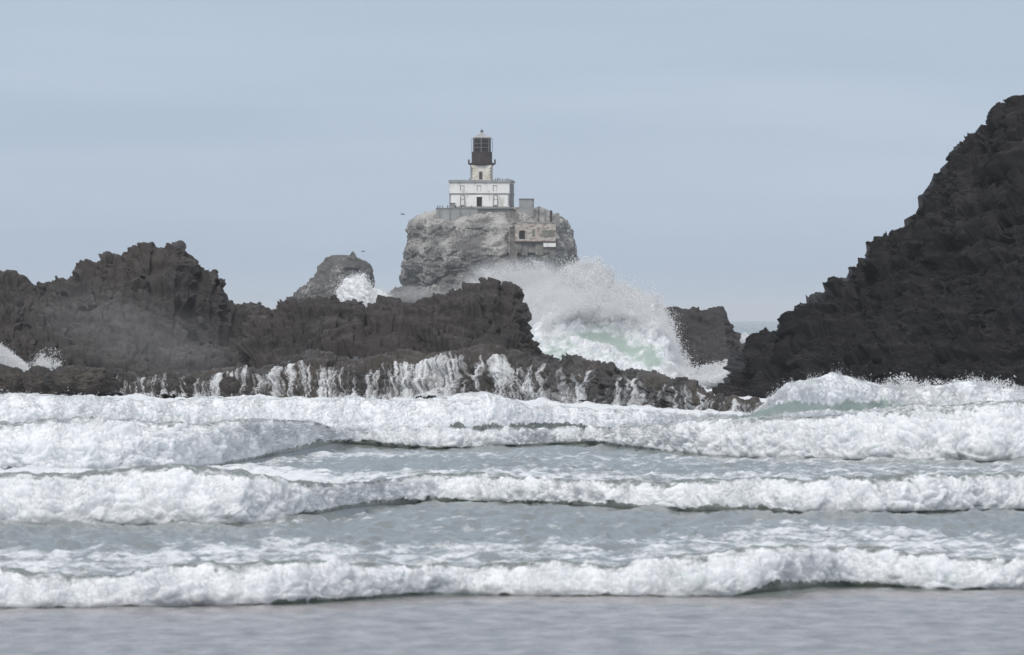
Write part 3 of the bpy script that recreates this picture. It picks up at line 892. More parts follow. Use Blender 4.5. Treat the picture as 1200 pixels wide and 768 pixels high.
# ------------------------------------------------------------------ lighthouse rock and far stack
def make_stack(name, left, right, Yc, depth, mat, seed, res, zb=-2.0, top_flat=True, a_low=1.4, a_block=0.85, blk=(5, 5, 3.2), sup=2.6, nth=520, a_fine=0.35, lean=0.25):
    """sea stack lofted from its left and right outline (px,py lists from the water up): superellipse sections with depth"""
    lz = np.array([(EYE - (p[1] - HZ) / F * Yc, (p[0] - 600) / F * Yc) for p in left]); rz = np.array([(EYE - (p[1] - HZ) / F * Yc, (p[0] - 600) / F * Yc) for p in right])
    lz = lz[np.argsort(lz[:, 0], kind='stable')]; rz = rz[np.argsort(rz[:, 0], kind='stable')]
    zt = min(lz[-1, 0], rz[-1, 0])
    zs = np.arange(zb, zt, Yc / F * res)
    xl = np.interp(zs, lz[:, 0], lz[:, 1]); xr = np.interp(zs, rz[:, 0], rz[:, 1])
    cx = (xl + xr) / 2; rx = (xr - xl) / 2
    # close the top with shrinking rings on a gently domed plateau
    k = np.linspace(0, 1, 26)[1:]
    zs = np.concatenate([zs, zt + 0.02 * k]); cx = np.concatenate([cx, cx[-1] + 0 * k]); rx = np.concatenate([rx, rx[-1] * (1 - k) + 0.01])
    ry = rx / rx.max() * depth
    th = np.linspace(0, 2 * math.pi, nth, endpoint=False)
    c, s = np.cos(th), np.sin(th)
    ex = np.sign(c) * np.abs(c) ** (2 / sup); ey = np.sign(s) * np.abs(s) ** (2 / sup)
    P = np.stack([cx[:, None] + rx[:, None] * ex[None], Yc + ry[:, None] * ey[None] + lean * (zs[:, None] - zb), zs[:, None] + 0 * ex[None]], -1)
    Pe = np.concatenate([P[:, -2:], P, P[:, :2]], 1)
    N = grid_normals(Pe)[:, 2:-2]
    out = P - np.stack([cx, np.full_like(cx, Yc) + lean * (zs - zb), zs], -1)[:, None, :]
    if (N * out).sum(-1)[:len(zs) // 2].mean() < 0: N = -N
    pn = P.reshape(-1, 3)
    low = fbm(pn / np.array([11, 11, 8.0]), 3, seed) * a_low
    pw = pn + 1.2 * np.stack([fbm(pn / 6.0, 2, seed + 60 + k_) for k_ in range(3)], 1)
    d1, d2, rr, rel = cells(pw / np.array(blk), seed + 3)
    blkd = ((rr[:, 0] - .5) + ((rr[:, 1:4] - .5) * rel).sum(1) * 1.5 - .25 * sstep(-(d2 - d1), -.15, 0)) * a_block
    e1, e2, r2, rl2 = cells(pw / np.array(blk) * 2.8, seed + 5)
    blkd = blkd + ((r2[:, 0] - .5) + ((r2[:, 1:4] - .5) * rl2).sum(1) * 1.5) * a_block * .45
    fine = fbm(pn / 1.6, 4, seed + 7, .6) * a_fine
    d = (low + blkd + fine).reshape(P.shape[:2])
    fade = np.ones(len(zs)); fade[-25:] = 0.25; fade[-45:-25] = np.linspace(1, .45, 20)
    P = P + N * (d * fade[:, None])[..., None]
    nr, nc = P.shape[:2]
    a = np.arange(nr * nc).reshape(nr, nc); a2 = np.roll(a, -1, 1)
    Q = np.stack([a[:-1], a2[:-1], a2[1:], a[1:]], -1).reshape(-1, 4)
    return mesh_obj(name, P.reshape(-1, 3), Q, mat)


YL = 2000.0
PXM = YL / F      # metres per pixel at the lighthouse: 0.2


def LX(px): return (px - 600) * PXM
def LZ(py): return EYE - (py - HZ) * PXM


def build_far_rocks():
    o = make_stack('lighthouse_rock',
                   [(470, 402), (470, 345), (470, 320), (469.5, 313), (470, 300), (470, 291), (478, 280), (479, 266), (489, 258), (500, 251), (510, 246.5), (514, 245)],
                   [(682, 402), (679, 340), (677, 309), (675, 298), (669.5, 282), (667, 266), (664, 261), (656, 257), (650, 252), (640, 248), (634, 245)], YL + 8, 28, M['stack'], 51, 0.8, lean=0.0)
    tag(o, 'steep rock island speckled with bird droppings carrying the lighthouse', 'sea rock')
    o = make_stack('rock_stack',
                   [(332, 410), (339, 365), (343, 350), (349, 339), (361, 331.5), (368, 324), (373.5, 314), (380, 308), (381, 303), (387, 301.5), (391, 300.4)],
                   [(438, 410), (437, 350), (436, 336), (435, 325), (432, 314), (427, 307), (419.5, 304), (417.5, 300), (407, 301), (399, 300.2)], 1950, 8, M['stack2'], 61, 0.8, a_low=0.7, a_block=0.6, blk=(3.5, 3.5, 2.4), nth=360, lean=0.12, sup=2.2)
    tag(o, 'small pale hump of a sea stack with a white splash against its right side', 'sea rock')
    o, *_ = make_ridge('rock_knob', [(403, 308), (408, 300.5), (411.5, 296.5), (414, 294.5), (416.5, 297), (418.5, 302), (422, 310)], 1949, 2.2, 2.2, M['stack2'], 66, res=0.3, zb=17, a_low=0.2, a_block=.3, blk=(1.5, 1.5, 1.2), a_fine=.1, back=20)
    KNOB.append(o)
    o, *_ = make_ridge('rock_shelf', SPUR, 1975, 14, 8, M['stack2'], 68, res=0.8, zb=-2, a_low=1.0, a_block=.8, blk=(4, 4, 2), a_fine=.3)
    tag(o, 'low grey rock shelf at the foot of the lighthouse rock', 'sea rock')


KNOB = []


# ------------------------------------------------------------------ lighthouse
def boxes(*bs):
    """bs: (x0,x1,y0,y1,z0,z1) in metres -> verts, faces"""
    V, Q = [], []
    for (x0, x1, y0, y1, z0, z1) in bs:
        k = len(V)
        V += [(x0, y0, z0), (x1, y0, z0), (x1, y1, z0), (x0, y1, z0), (x0, y0, z1), (x1, y0, z1), (x1, y1, z1), (x0, y1, z1)]
        Q += [tuple(k + i for i in f) for f in [(0, 3, 2, 1), (4, 5, 6, 7), (0, 1, 5, 4), (1, 2, 6, 5), (2, 3, 7, 6), (3, 0, 4, 7)]]
    return V, Q


def lathe(prof, n=24, cx=0, cy=0, rot=0.0):
    V, Q = [], []
    for (r, z) in prof:
        for i in range(n):
            a = rot + 2 * math.pi * i / n
            V.append((cx + r * math.cos(a), cy + r * math.sin(a), z))
    for k in range(len(prof) - 1):
        for i in range(n):
            j = (i + 1) % n
            Q.append((k * n + i, k * n + j, (k + 1) * n + j, (k + 1) * n + i))
    Q.append(tuple(range(n))[::-1]); Q.append(tuple((len(prof) - 1) * n + i for i in range(n)))
    return V, Q


def arch(x0, x1, z0, zs, y0, y1, n=10):
    """solid with a round-arched top: from z0 up to spring zs, extruded y0..y1"""
    cx, r = (x0 + x1) / 2, (x1 - x0) / 2
    out = [(x0, z0), (x1, z0), (x1, zs)] + [(cx + r * math.cos(a), zs + r * math.sin(a)) for a in np.linspace(0, math.pi, n)[1:-1]] + [(x0, zs)]
    k = len(out)
    V = [(x, y0, z) for x, z in out] + [(x, y1, z) for x, z in out]
    Q = [tuple(range(k)), tuple(range(2 * k - 1, k - 1, -1))] + [(i, k + i, k + (i + 1) % k, (i + 1) % k) for i in range(k)]
    return V, Q


def build_lighthouse():
    base_z = LZ(244.2)
    cxp = 565.0
    ox, oy = LX(cxp), YL
    root = empty('lighthouse', (ox, oy, base_z), math.radians(-4.0))
    tag(root, 'old white lighthouse with square stone house and rusty dark lantern on the rock island', 'lighthouse')
    x = lambda p: (p - cxp) * PXM
    z = lambda p: LZ(p) - base_z
    D = 7.0      # half depth of the house; its front is at y = -D
    xl, xr = x(529.3), x(599.5)
    def P(name, vq, mat, par=root, smooth=False):
        return mesh_obj(name, vq[0], vq[1], M[mat], par, smooth)
    P('wall', boxes((xl, xr, -D, D, 0, z(214.5))), 'white_wall')
    P('side_shade', boxes((xr + .003, xr + .12, -D + .2, D - .2, 0.0, z(216))), 'dark_side')  # thin dark slab: shade of the right wall put into its colour
    P('plinth', boxes((xl - .15, xr + .2, -D - .15, -D - .003, -.4, z(242.6))), 'grey_stone')
    P('string_course', boxes((xl - .12, xr + .22, -D - .14, -D - .003, z(228.4), z(227.0)), (xr + .123, xr + .25, -D, D, z(228.4), z(227.0))), 'grey_stone')
    P('cornice', boxes((xl - .25, xr + .35, -D - .3, D + .3, z(214.4), z(212.6))), 'concrete_light')
    P('parapet', boxes((xl - .1, xr + .1, -D - .1, -D + .3, z(212.5), z(211.6)), (xr - .3, xr + .12, -D + .31, D, z(212.5), z(211.2)), (xl - .1, xl + .3, -D + .31, D, z(212.5), z(211.4))), 'concrete_light')
    # corner stones
    qs = []
    for k in range(10):
        zz = z(242) + k * (z(228.8) - z(242)) / 10
        w = .42 if k % 2 else .22
        hh = (z(228.8) - z(242)) / 10 * .8
        qs.append((xl - .02, xl + w, -D - .05, -D - .004, zz, zz + hh)); qs.append((xr - w, xr + .02, -D - .05, -D - .004, zz, zz + hh))
    P('corner_stones', boxes(*qs[0::2]), 'grey_stone')
    P('corner_stones', boxes(*qs[1::2]), 'grey_stone')
    # arched windows, blinded with pale boards
    for c in (544.8, 583.2):
        f = P('window', arch(x(c - 3.1), x(c + 3.1), z(241.3), z(231.6), -D - .10, -D - .004), 'grey_stone')
        P('pane', arch(x(c - 1.9), x(c + 1.9), z(240.6), z(232.0), -D - .16, -D - .102), 'white_wall', f)
        P('sill', boxes((x(c - 3.4), x(c + 3.4), -D - .25, -D - .004, z(242.2), z(241.35))), 'grey_stone', f)
        P('transom', boxes((x(c - 1.9), x(c + 1.9), -D - .20, -D - .162, z(234.6), z(234.1))), 'grey_stone', f)
    # shallow upper windows
    for c in (544.6, 564.0, 582.8):
        f = P('window', boxes((x(c - 2.6), x(c - 1.9), -D - .10, -D - .004, z(224.5), z(218.6)), (x(c - 2.6), x(c + 2.2), -D - .12, -D - .004, z(218.58), z(217.9)), (x(c + 1.8), x(c + 2.2), -D - .07, -D - .004, z(224.5), z(218.6))), 'grey_stone')
        P('pane', boxes((x(c - 1.85), x(c + 1.75), -D - .04, -D - .004, z(224.5), z(218.62))), 'white_wall', f)
    d = P('door', boxes((x(561.2), x(567.4), -D - .08, -D - .004, z(242.5), z(231.6))), 'black')
    P('door_frame', boxes((x(560.2), x(561.15), -D - .14, -D - .004, z(242.5), z(231.5)), (x(567.45), x(568.0), -D - .14, -D - .004, z(242.5), z(231.5)), (x(560.0), x(568.2), -D - .18, -D - .004, z(231.45), z(230.2))), 'white_wall', d)
    P('annex', boxes((xl + .1, xl + 1.25, -D - .9, -D - .004, 0, z(239.0))), 'grey_stone')
    P('annex_roof', boxes((xl - .05, xl + 1.35, -D - 1.05, -D - .006, z(238.9), z(238.2))), 'roof_metal')
    # tower: square, tapering slightly
    tx0, tx1 = x(552.6), x(577.6)
    tw = (tx1 - tx0) / 2; tc = (tx0 + tx1) / 2
    r2 = math.sqrt(2)
    ty = -1.0
    P('tower', lathe([(tw * r2, z(213.0)), (tw * r2 * .965, z(194.0))], 4, tc, ty, math.pi / 4), 'tower_wall')
    qs = []
    for k in range(9):
        zz = z(211) + k * (z(195) - z(211)) / 9; hh = (z(195) - z(211)) / 9 * .8; w = .5 if k % 2 else .26
        qs.append((tc - tw - .01, tc - tw + w, ty - tw - .04, ty - tw + .05, zz, zz + hh))
        qs.append((tc + tw - w, tc + tw + .01, ty - tw - .04, ty - tw + .05, zz, zz + hh))
    P('corner_stones', boxes(*qs[0::2]), 'dark_side')
    P('corner_stones', boxes(*qs[1::2]), 'dark_side')
    w = P('tower_window', boxes((x(563.2), x(566.0), ty - tw - .05, ty - tw + .1, z(210.6), z(202.4))), 'rust')
    P('window_hood', boxes((x(562.6), x(566.8), ty - tw - .16, ty - tw + .1, z(202.3), z(201.1))), 'grey_stone', w)
    P('window_frame', boxes((x(562.5), x(563.15), ty - tw - .10, ty - tw + .1, z(211.2), z(202.35)), (x(566.05), x(566.7), ty - tw - .10, ty - tw + .1, z(211.2), z(202.35))), 'grey_stone', w)
    # gallery with upturned rim
    g = P('gallery', lathe([(tw * 1.04, z(194.6)), (tw * 1.16, z(193.6)), (tw * 1.30, z(192.6)), (tw * 1.30, z(191.7)), (tw * .9, z(191.6))], 24, tc, ty), 'iron')
    post = []
    for i in range(20):
        a = 2 * math.pi * i / 20
        X, Y = tc + tw * 1.27 * math.cos(a), ty + tw * 1.27 * math.sin(a)
        hh = z(187.2) if i in (0, 10, 1, 9, 11, 19) else z(190.9)
        post.append((X - .07, X + .07, Y - .07, Y + .07, z(191.7), hh))
    for p_ in post:
        P('railing_post', boxes(p_), 'iron', g)
    P('watch_room', lathe([(tw * .93, z(192.0)), (tw * .93, z(179.6)), (tw * .97, z(179.4)), (tw * .97, z(178.4)), (tw * .8, z(178.3))], 32, tc, ty), 'iron', smooth=False)
    P('watch_room_rib', boxes(*[(tc + tw * .94 * math.cos(a) - .05, tc + tw * .94 * math.cos(a) + .05, ty + tw * .94 * math.sin(a) - .05, ty + tw * .94 * math.sin(a) + .05, z(191.5), z(179.6)) for a in np.linspace(0, 2 * math.pi, 12, endpoint=False)]), 'rust')
    ln = P('lantern', lathe([(tw * .80, z(178.6)), (tw * .80, z(162.2))], 12, tc, ty), 'rust')
    P('lantern_opening', boxes((tc + tw * .12, tc + tw * .52, ty - tw * .82, ty - tw * .70, z(178), z(163.5))), 'black', ln)
    P('glazing_bar', boxes(*[(tc + tw * .81 * math.cos(a) - .06, tc + tw * .81 * math.cos(a) + .06, ty + tw * .81 * math.sin(a) - .06, ty + tw * .81 * math.sin(a) + .06, z(178.5), z(162.3)) for a in np.linspace(.13, 2 * math.pi + .13, 12, endpoint=False)]), 'iron', ln)
    # outer guard rails of the lantern
    bars = []
    for a in np.linspace(0, 2 * math.pi, 8, endpoint=False):
        X, Y = tc + tw * .99 * math.cos(a), ty + tw * .99 * math.sin(a)
        bars.append((X - .05, X + .05, Y - .05, Y + .05, z(178.5), z(162.0)))
    gr = P('guard_rail', boxes(bars[0]), 'concrete_light')
    for p_ in bars[1:]:
        P('guard_rail_bar', boxes(p_), 'concrete_light', gr)
    for zz in (163.5, 168.5, 173.5):
        P('rail_hoop', lathe([(tw * .975, z(zz)), (tw * 1.005, z(zz)), (tw * 1.005, z(zz - .25)), (tw * .975, z(zz - .25))], 24, tc, ty), 'concrete_light', gr)
    rf = P('lantern_roof', lathe([(tw * .86, z(162.2)), (tw * .90, z(161.6)), (tw * .55, z(159.4)), (tw * .22, z(157.2)), (tw * .13, z(156.6)), (tw * .12, z(155.2)), (.03, z(155.1))], 16, tc, ty), 'roof_metal')
    P('finial', lathe([(.05, z(155.2)), (.30, z(154.7)), (.42, z(154.0)), (.30, z(153.3)), (.08, z(152.9)), (.06, z(151.3)), (.01, z(151.2))], 12, tc, ty), 'iron', rf)

    # retaining wall in front of the house (two heights)
    t = empty('retaining_wall', (LX(556), YL - D - 5.0, LZ(262)))
    tag(t, 'long grey concrete retaining wall below the white lighthouse', 'wall')
    Z0 = LZ(262)
    X = lambda p: LX(p) - LX(556)
    mesh_obj('tall_section', *boxes((X(511.5), X(560), 0, 3.6, -1.5, LZ(245.4) - Z0)), M['concrete_light'], t, False)
    mesh_obj('low_section', *boxes((X(560.0) + .003, X(602), .4, 3.6, -1.5, LZ(245.6) - Z0)), M['concrete'], t, False)
    mesh_obj('coping', *boxes((X(511), X(602.4), -.15, 3.7, LZ(245.39) - Z0, LZ(244.4) - Z0)), M['grey_stone'], t, False)
    mesh_obj('buttress', *boxes(*[(X(p) - .12, X(p) + .12, -.12, -.003, -1.4, LZ(245.5) - Z0) for p in (516, 528, 540, 551)]), M['concrete'], t, False)

    # stairway up the rock
    n = 34
    st = []
    for k in range(n):
        f0 = k / n
        y0 = YL - 22.8 + 12.0 * f0
        zt_ = LZ(300) + (LZ(246) - LZ(300)) * (k + 1) / n
        st.append((LX(597.5), LX(604.6), y0, y0 + 12.0 / n + .02 + 3, LZ(306), zt_))
    root2 = empty('stairway', (0, 0, 0))
    tag(root2, 'straight grey stairway climbing the rock beside the retaining wall', 'stairs')
    V, Q = [], []
    for k in range(n):    # steps laid one after another, each standing on the flight's own slope
        x0, x1, y0, y1, z0, z1 = st[k]
        a, b = boxes((x0, x1, y0, y0 + 12.0 / n - .002, z1 - 1.6, z1))
        Q += [tuple(i + len(V) for i in f) for f in b]; V += a
    mesh_obj('flight', V, Q, M['stair'], root2, False)
    for xx in (LX(597.0), LX(605.1)):
        V = []
        for (yy, zz) in ((YL - 22.9, LZ(300)), (YL - 10.7, LZ(245.6))):
            V += [(xx - .12, yy, zz - 1.8), (xx + .12, yy, zz - 1.8), (xx + .12, yy, zz + .35), (xx - .12, yy, zz + .35)]
        mesh_obj('side_wall', V, [(0, 3, 2, 1), (4, 5, 6, 7), (0, 1, 5, 4), (1, 2, 6, 5), (2, 3, 7, 6), (3, 0, 4, 7)], M['stair'], root2, False)

    # ruined brick building on the shelf
    yf = YL - 22.5
    t = empty('ruined_building', (LX(629), yf, LZ(288)))
    tag(t, 'roofless crumbling brick building with a dark doorway on the rock below the hut', 'ruin')
    X = lambda p: LX(p) - LX(629); Z = lambda p: LZ(p) - LZ(288)
    # front wall around its openings
    wall = [(X(603.5), X(608.2), 0, .6, Z(284), Z(264)), (X(608.2), X(615), 0, .6, Z(271.5), Z(263)), (X(608.2), X(615), 0, .6, Z(284), Z(281.5)), (X(615), X(650.8), 0, .6, Z(284), Z(262.4))]
    mesh_obj('wall', *boxes(*[(a + .002, b - .002, c, d, e + .002, f - .002) for a, b, c, d, e, f in wall],
                            (X(603.6), X(605), .61, 9, Z(290), Z(262.8)), (X(649.6), X(650.7), .61, 9, Z(290), Z(262.2)), (X(605.01), X(649.5), 8, 8.7, Z(290), Z(261.5))), M['brick'], t, False)
    mesh_obj('doorway', *boxes((X(608.3), X(614.9), .25, .5, Z(281.4), Z(271.6))), M['black'], t, False)
    mesh_obj('blocked_opening', *boxes((X(623.2), X(626.6), -.06, -.003, Z(278.6), Z(269.8))), M['moss'], t, False)
    mesh_obj('panel', *boxes((X(634.2), X(649.2), -.10, -.003, Z(278.4), Z(271.2))), M['moss'], t, False)
    mesh_obj('coping', *boxes((X(603), X(651.2), -.15, .7, Z(262.3), Z(261.4))), M['concrete_light'], t, False)
    mesh_obj('base_course', *boxes((X(603.2), X(651), -.2, .6, Z(285.6), Z(284.02))), M['rust'], t, False)
    mesh_obj('foundation', *boxes((X(636.5), X(650.8), -.12, .9, Z(290.5), Z(285.62))), M['white_wall'], t, False)
    bm_v, bm_q = [], []
    for k, (xa, xb) in enumerate([(604, 611), (611.1, 618), (618.1, 627), (627.1, 636.2), (636.6, 643), (643.1, 650.2)]):
        zt_ = 285.65 if k < 4 else 290.6
        a_, b_ = boxes((X(xa), X(xb), .12 + .25 * (k % 3), 5, Z(297 + 3 * (k % 2)), Z(zt_)))
        bm_q += [tuple(i + len(bm_v) for i in f) for f in b_]; bm_v += a_
    mesh_obj('added_footing', bm_v, bm_q, M['stair'], t, False)  # added to fill the overhang, which threw a dark shadow below the ruin

    # concrete hut
    t = empty('hut', (LX(617), YL - 9, LZ(247)))
    tag(t, 'small square grey concrete hut right of the lighthouse', 'hut')
    X = lambda p: LX(p) - LX(617); Z = lambda p: LZ(p) - LZ(247)
    mesh_obj('wall', *boxes((X(608.3), X(624), 0, 3.5, -1.2, Z(234.5))), M['concrete_light'], t, False)
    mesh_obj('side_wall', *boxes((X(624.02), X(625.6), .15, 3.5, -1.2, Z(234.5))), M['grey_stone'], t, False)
    mesh_obj('roof', *boxes((X(607.8), X(626), -.15, 3.7, Z(234.48), Z(233.4))), M['concrete'], t, False)

    # broken posts along the top edge
    for i, (p, t0, w, lab) in enumerate([(631.2, 242.6, .9, 'thin iron post on the rock just right of the hut'), (638.4, 246.6, 3.2, 'stumpy grey concrete pillar between the thin post and the dark pillar'),
                                        (645.6, 247.4, 3.4, 'dark upright pillar near the right shoulder of the rock'), (653, 250.4, 6.0, 'broad broken concrete block at the right shoulder of the rock')]):
        o = mesh_obj('pillar', *lathe([(w * PXM * .62, -2.2), (w * PXM * .60, 0), (w * PXM * .56, LZ(t0) - LZ(255) - .3), (w * PXM * .42, LZ(t0) - LZ(255))], 4 if i else 8, 0, 0, math.pi / 4), M['iron' if i in (0, 2) else 'concrete'], None, False,
                     loc=(LX(p), YL - 10.5, LZ(255)))
        tag(o, lab, 'pillar', 'broken pillars on the right shoulder of the rock')


# ------------------------------------------------------------------ birds
def bird_mesh(perched):
    import bmesh
    V, Q = [], []
    if perched:   # upright cormorant: body, neck, head, bill and tail in one surface
        path = [((-.30, 0, .05), .03), ((-.16, 0, .16), .10), ((0, 0, .30), .145), ((.06, 0, .46), .125), ((.07, 0, .60), .06), ((.06, 0, .72), .042), ((.10, 0, .80), .055), ((.16, 0, .81), .03), ((.26, 0, .80), .012)]
    else:
        path = [((-.42, 0, 0), .02), ((-.30, 0, .0), .06), ((-.1, 0, 0), .10), ((.12, 0, 0), .095), ((.27, 0, .02), .06), ((.36, 0, .03), .055), ((.43, 0, .02), .025), ((.52, 0, .01), .008)]
    n = 10
    for i, (c, r) in enumerate(path):
        a = np.array(path[max(i - 1, 0)][0]); b = np.array(path[min(i + 1, len(path) - 1)][0])
        d = (b - a) / np.linalg.norm(b - a)
        e1 = np.array([0, 1.0, 0]); e2 = np.cross(d, e1)
        for k in range(n):
            t = 2 * math.pi * k / n
            V.append(np.array(c) + r * (math.cos(t) * e1 + math.sin(t) * e2))
    for i in range(len(path) - 1):
        for k in range(n):
            j = (k + 1) % n
            Q.append((i * n + k, i * n + j, (i + 1) * n + j, (i + 1) * n + k))
    Q.append(tuple(range(n))); Q.append(tuple((len(path) - 1) * n + k for k in range(n))[::-1])
    return V, Q


def wing_mesh(side, up):
    """one feathered wing: root, wrist and tip, with thickness"""
    sec = [(.0, .18, -.16, .0), (.28, .20, -.14, .10), (.50, .16, -.14, .13), (.80, .02, -.16, .04), (1.0, -.14, -.18, -.04)]
    V, Q = [], []
    for (s, f, bk, h) in sec:
        th = .03 * (1.05 - s)
        for (xx, zz) in ((f, 0), ((f + bk) / 2 + .03, th), (bk, 0), ((f + bk) / 2 + .03, -th)):
            V.append((xx, side * (.05 + s * .75), h * up + zz + .03))
    for i in range(len(sec) - 1):
        for k in range(4):
            j = (k + 1) % 4
            Q.append((i * 4 + k, i * 4 + j, (i + 1) * 4 + j, (i + 1) * 4 + k))
    Q.append((0, 1, 2, 3)); Q.append(tuple(4 * (len(sec) - 1) + k for k in range(4))[::-1])
    return V, Q


def build_birds():
    spots = [(472, 251.2, 1900, 1.25, math.pi, .6, 'dark seabird gliding level with the lighthouse, left of the rock'), (425.5, 295.2, 1900, .8, .9, 2.0, 'tiny seabird in flight above the small sea stack')]
    for (px, py, Y, s, rz, up, lab) in spots:
        t = empty('seabird', tuple(px2w(px, py, Y)), rz)
        t.scale = (s, s, s)
        tag(t, lab, 'bird')
        mesh_obj('body', *bird_mesh(False), M['bird'], t)
        for sd in (1, -1):
            mesh_obj('wing', *wing_mesh(sd, up), M['bird'], t)
    vq = bird_mesh(True)
    me = None
    # birds sitting on the roof edge and on the retaining wall
    rows = [(592.5, 212.0, YL - 1.5), (594.8, 212.2, YL - 2.4), (597.0, 211.8, YL + .6), (583, 212.3, YL - 3.0), (585.2, 212.3, YL - 3.6), (588.6, 212.3, YL - 3.2), (580.6, 212.3, YL - 2.8), (550.0, 212.3, YL - 4.0)]
    roof_z = LZ(212.58)
    rg = random.Random(4)
    for i, (px, py, Y) in enumerate(rows):
        if me is None:
            o = mesh_obj('cormorant', *vq, M['bird']); me = o.data
        else:
            o = bpy.data.objects.new('cormorant', me); COL.objects.link(o)
        s = rg.uniform(.8, 1.0)
        o.scale = (s, s, s); o.rotation_euler = (0, 0, rg.uniform(0, 6.28))
        o.location = (LX(px), Y, roof_z + .0)
        tag(o, 'small dark seabird perched on the flat roof of the white lighthouse house', 'bird', 'dark birds perched on the lighthouse roof')
    for i, (px, dy) in enumerate([(513.5, .4), (516, 1.0), (519, .5), (525, .9), (534, .6), (541, 1.2), (553, .5)]):
        o = bpy.data.objects.new('cormorant', me); COL.objects.link(o)
        s = rg.uniform(.65, .85)
        o.scale = (s, s, s); o.rotation_euler = (0, 0, rg.uniform(0, 6.28))
        o.location = (LX(px), YL - 11.9 + dy, LZ(244.4))
        tag(o, 'small dark seabird perched on top of the long grey retaining wall', 'bird', 'dark birds perched on the retaining wall')


# ------------------------------------------------------------------ splashes, big wave and mist
def plume(name, outline, Y, thick, n, size, seed, label=None, cat='splash', fx=1.0, parent=None, edge=10.0, clump=0.55, power=1.0, fine=1.0):
    """cloud of drops filling an outline (px,py) at distance Y, thick metres deep, broken into clumps; denser low down"""
    rg = np.random.default_rng(seed)
    poly = np.array(outline, dtype=float)
    x0, x1, y0, y1 = poly[:, 0].min() - edge, poly[:, 0].max() + edge, poly[:, 1].min() - edge, poly[:, 1].max() + edge
    out = []
    tot = 0
    for _ in range(40):
        m = 200000
        px = rg.uniform(x0, x1, m); py = rg.uniform(y0, y1, m)
        ins = np.zeros(m, bool); dist = np.full(m, 1e9)
        for a, b in zip(poly, np.roll(poly, -1, 0)):
            cnd = ((a[1] > py) != (b[1] > py))
            xx = a[0] + (py - a[1]) / (b[1] - a[1] + 1e-12) * (b[0] - a[0])
            ins ^= cnd & (px < xx)
            ab = b - a; L = (ab * ab).sum() + 1e-9
            t = np.clip(((px - a[0]) * ab[0] + (py - a[1]) * ab[1]) / L, 0, 1)
            dist = np.minimum(dist, np.hypot(px - a[0] - t * ab[0], py - a[1] - t * ab[1]))
        sd = np.where(ins, dist, -dist) / edge
        dy = rg.normal(0, 1, m)
        p3 = np.stack([px / 26.0, dy * 0.7, py / 26.0], 1) * fx
        nz = fbm(p3, 5, seed, .6) + (billow(p3 * 2.3, 3, seed + 8) - .4) * .8
        den = sstep(sd + clump * 2.2 * nz, -.35, 1.5) ** power
        keep = rg.random(m) < den
        Yp = Y + dy[keep] * thick * .5 * np.clip(.4 + sd[keep] * .4, .3, 1.3)
        px, py = px[keep], py[keep]
        out.append(np.stack([(px - 600) / F * Y, Yp, EYE - (py - HZ) / F * Y], 1))
        tot += keep.sum()
        if tot >= n: break
    C = np.concatenate(out)[:n]
    S = size * Y / F * np.exp(rg.normal(0, .45, len(C)))
    o = drops(name, C, S, M['spray'], parent, seed)
    if label: tag(o, label, cat)
    o['kind'] = 'stuff' if parent else 'thing'
    return o


def splash_core(name, prof, Y, tf, tb, seed, rough, parent=None, res=.7, nfroth=40000, feather=.16):
    """the dense white heart of a splash, a cauliflower of froth"""
    o, P, N, nf, px, u = make_ridge(name, prof, Y, tf, tb, M['froth'], seed, res=res, zb=-1, curve=2.0, a_low=0, a_block=0, a_fine=0, crack=0, sub=0, smooth=True)
    V = P.reshape(-1, 3)
    w = .4 * np.stack([fbm(V / rough, 2, seed + k) for k in range(3)], 1)
    d = (billow(V / rough + w, 5, seed + 5, .6) - .4) * rough * .75 + .2 * rough * fbm(V / rough * .4, 2, seed + 8)
    V = V + N.reshape(-1, 3) * d[:, None]
    o.data.vertices.foreach_set('co', V.astype(np.float32).ravel()); o.data.update()
    o.parent = parent
    rg = np.random.default_rng(seed)
    n = nfroth
    ci = rg.integers(0, len(px), n); ri = rg.integers(2, nf + 3, n)
    V = V.reshape(P.shape)
    k = rg.random(n) < sstep(fbm(V[ri, ci] / rough * 1.5, 3, seed + 19), -.5, .5)
    C = V[ri[k], ci[k]] + N[ri[k], ci[k]] * rg.exponential(feather * rough, k.sum())[:, None] + np.abs(rg.normal(0, .5 * feather * rough, (k.sum(), 3))) * np.array([0, 0, 1])
    f = drops('froth', C, Y / F * rg.uniform(.25, .7, len(C)), M['spray'], o, seed + 1)
    if parent is None: f['kind'] = 'stuff'
    return o


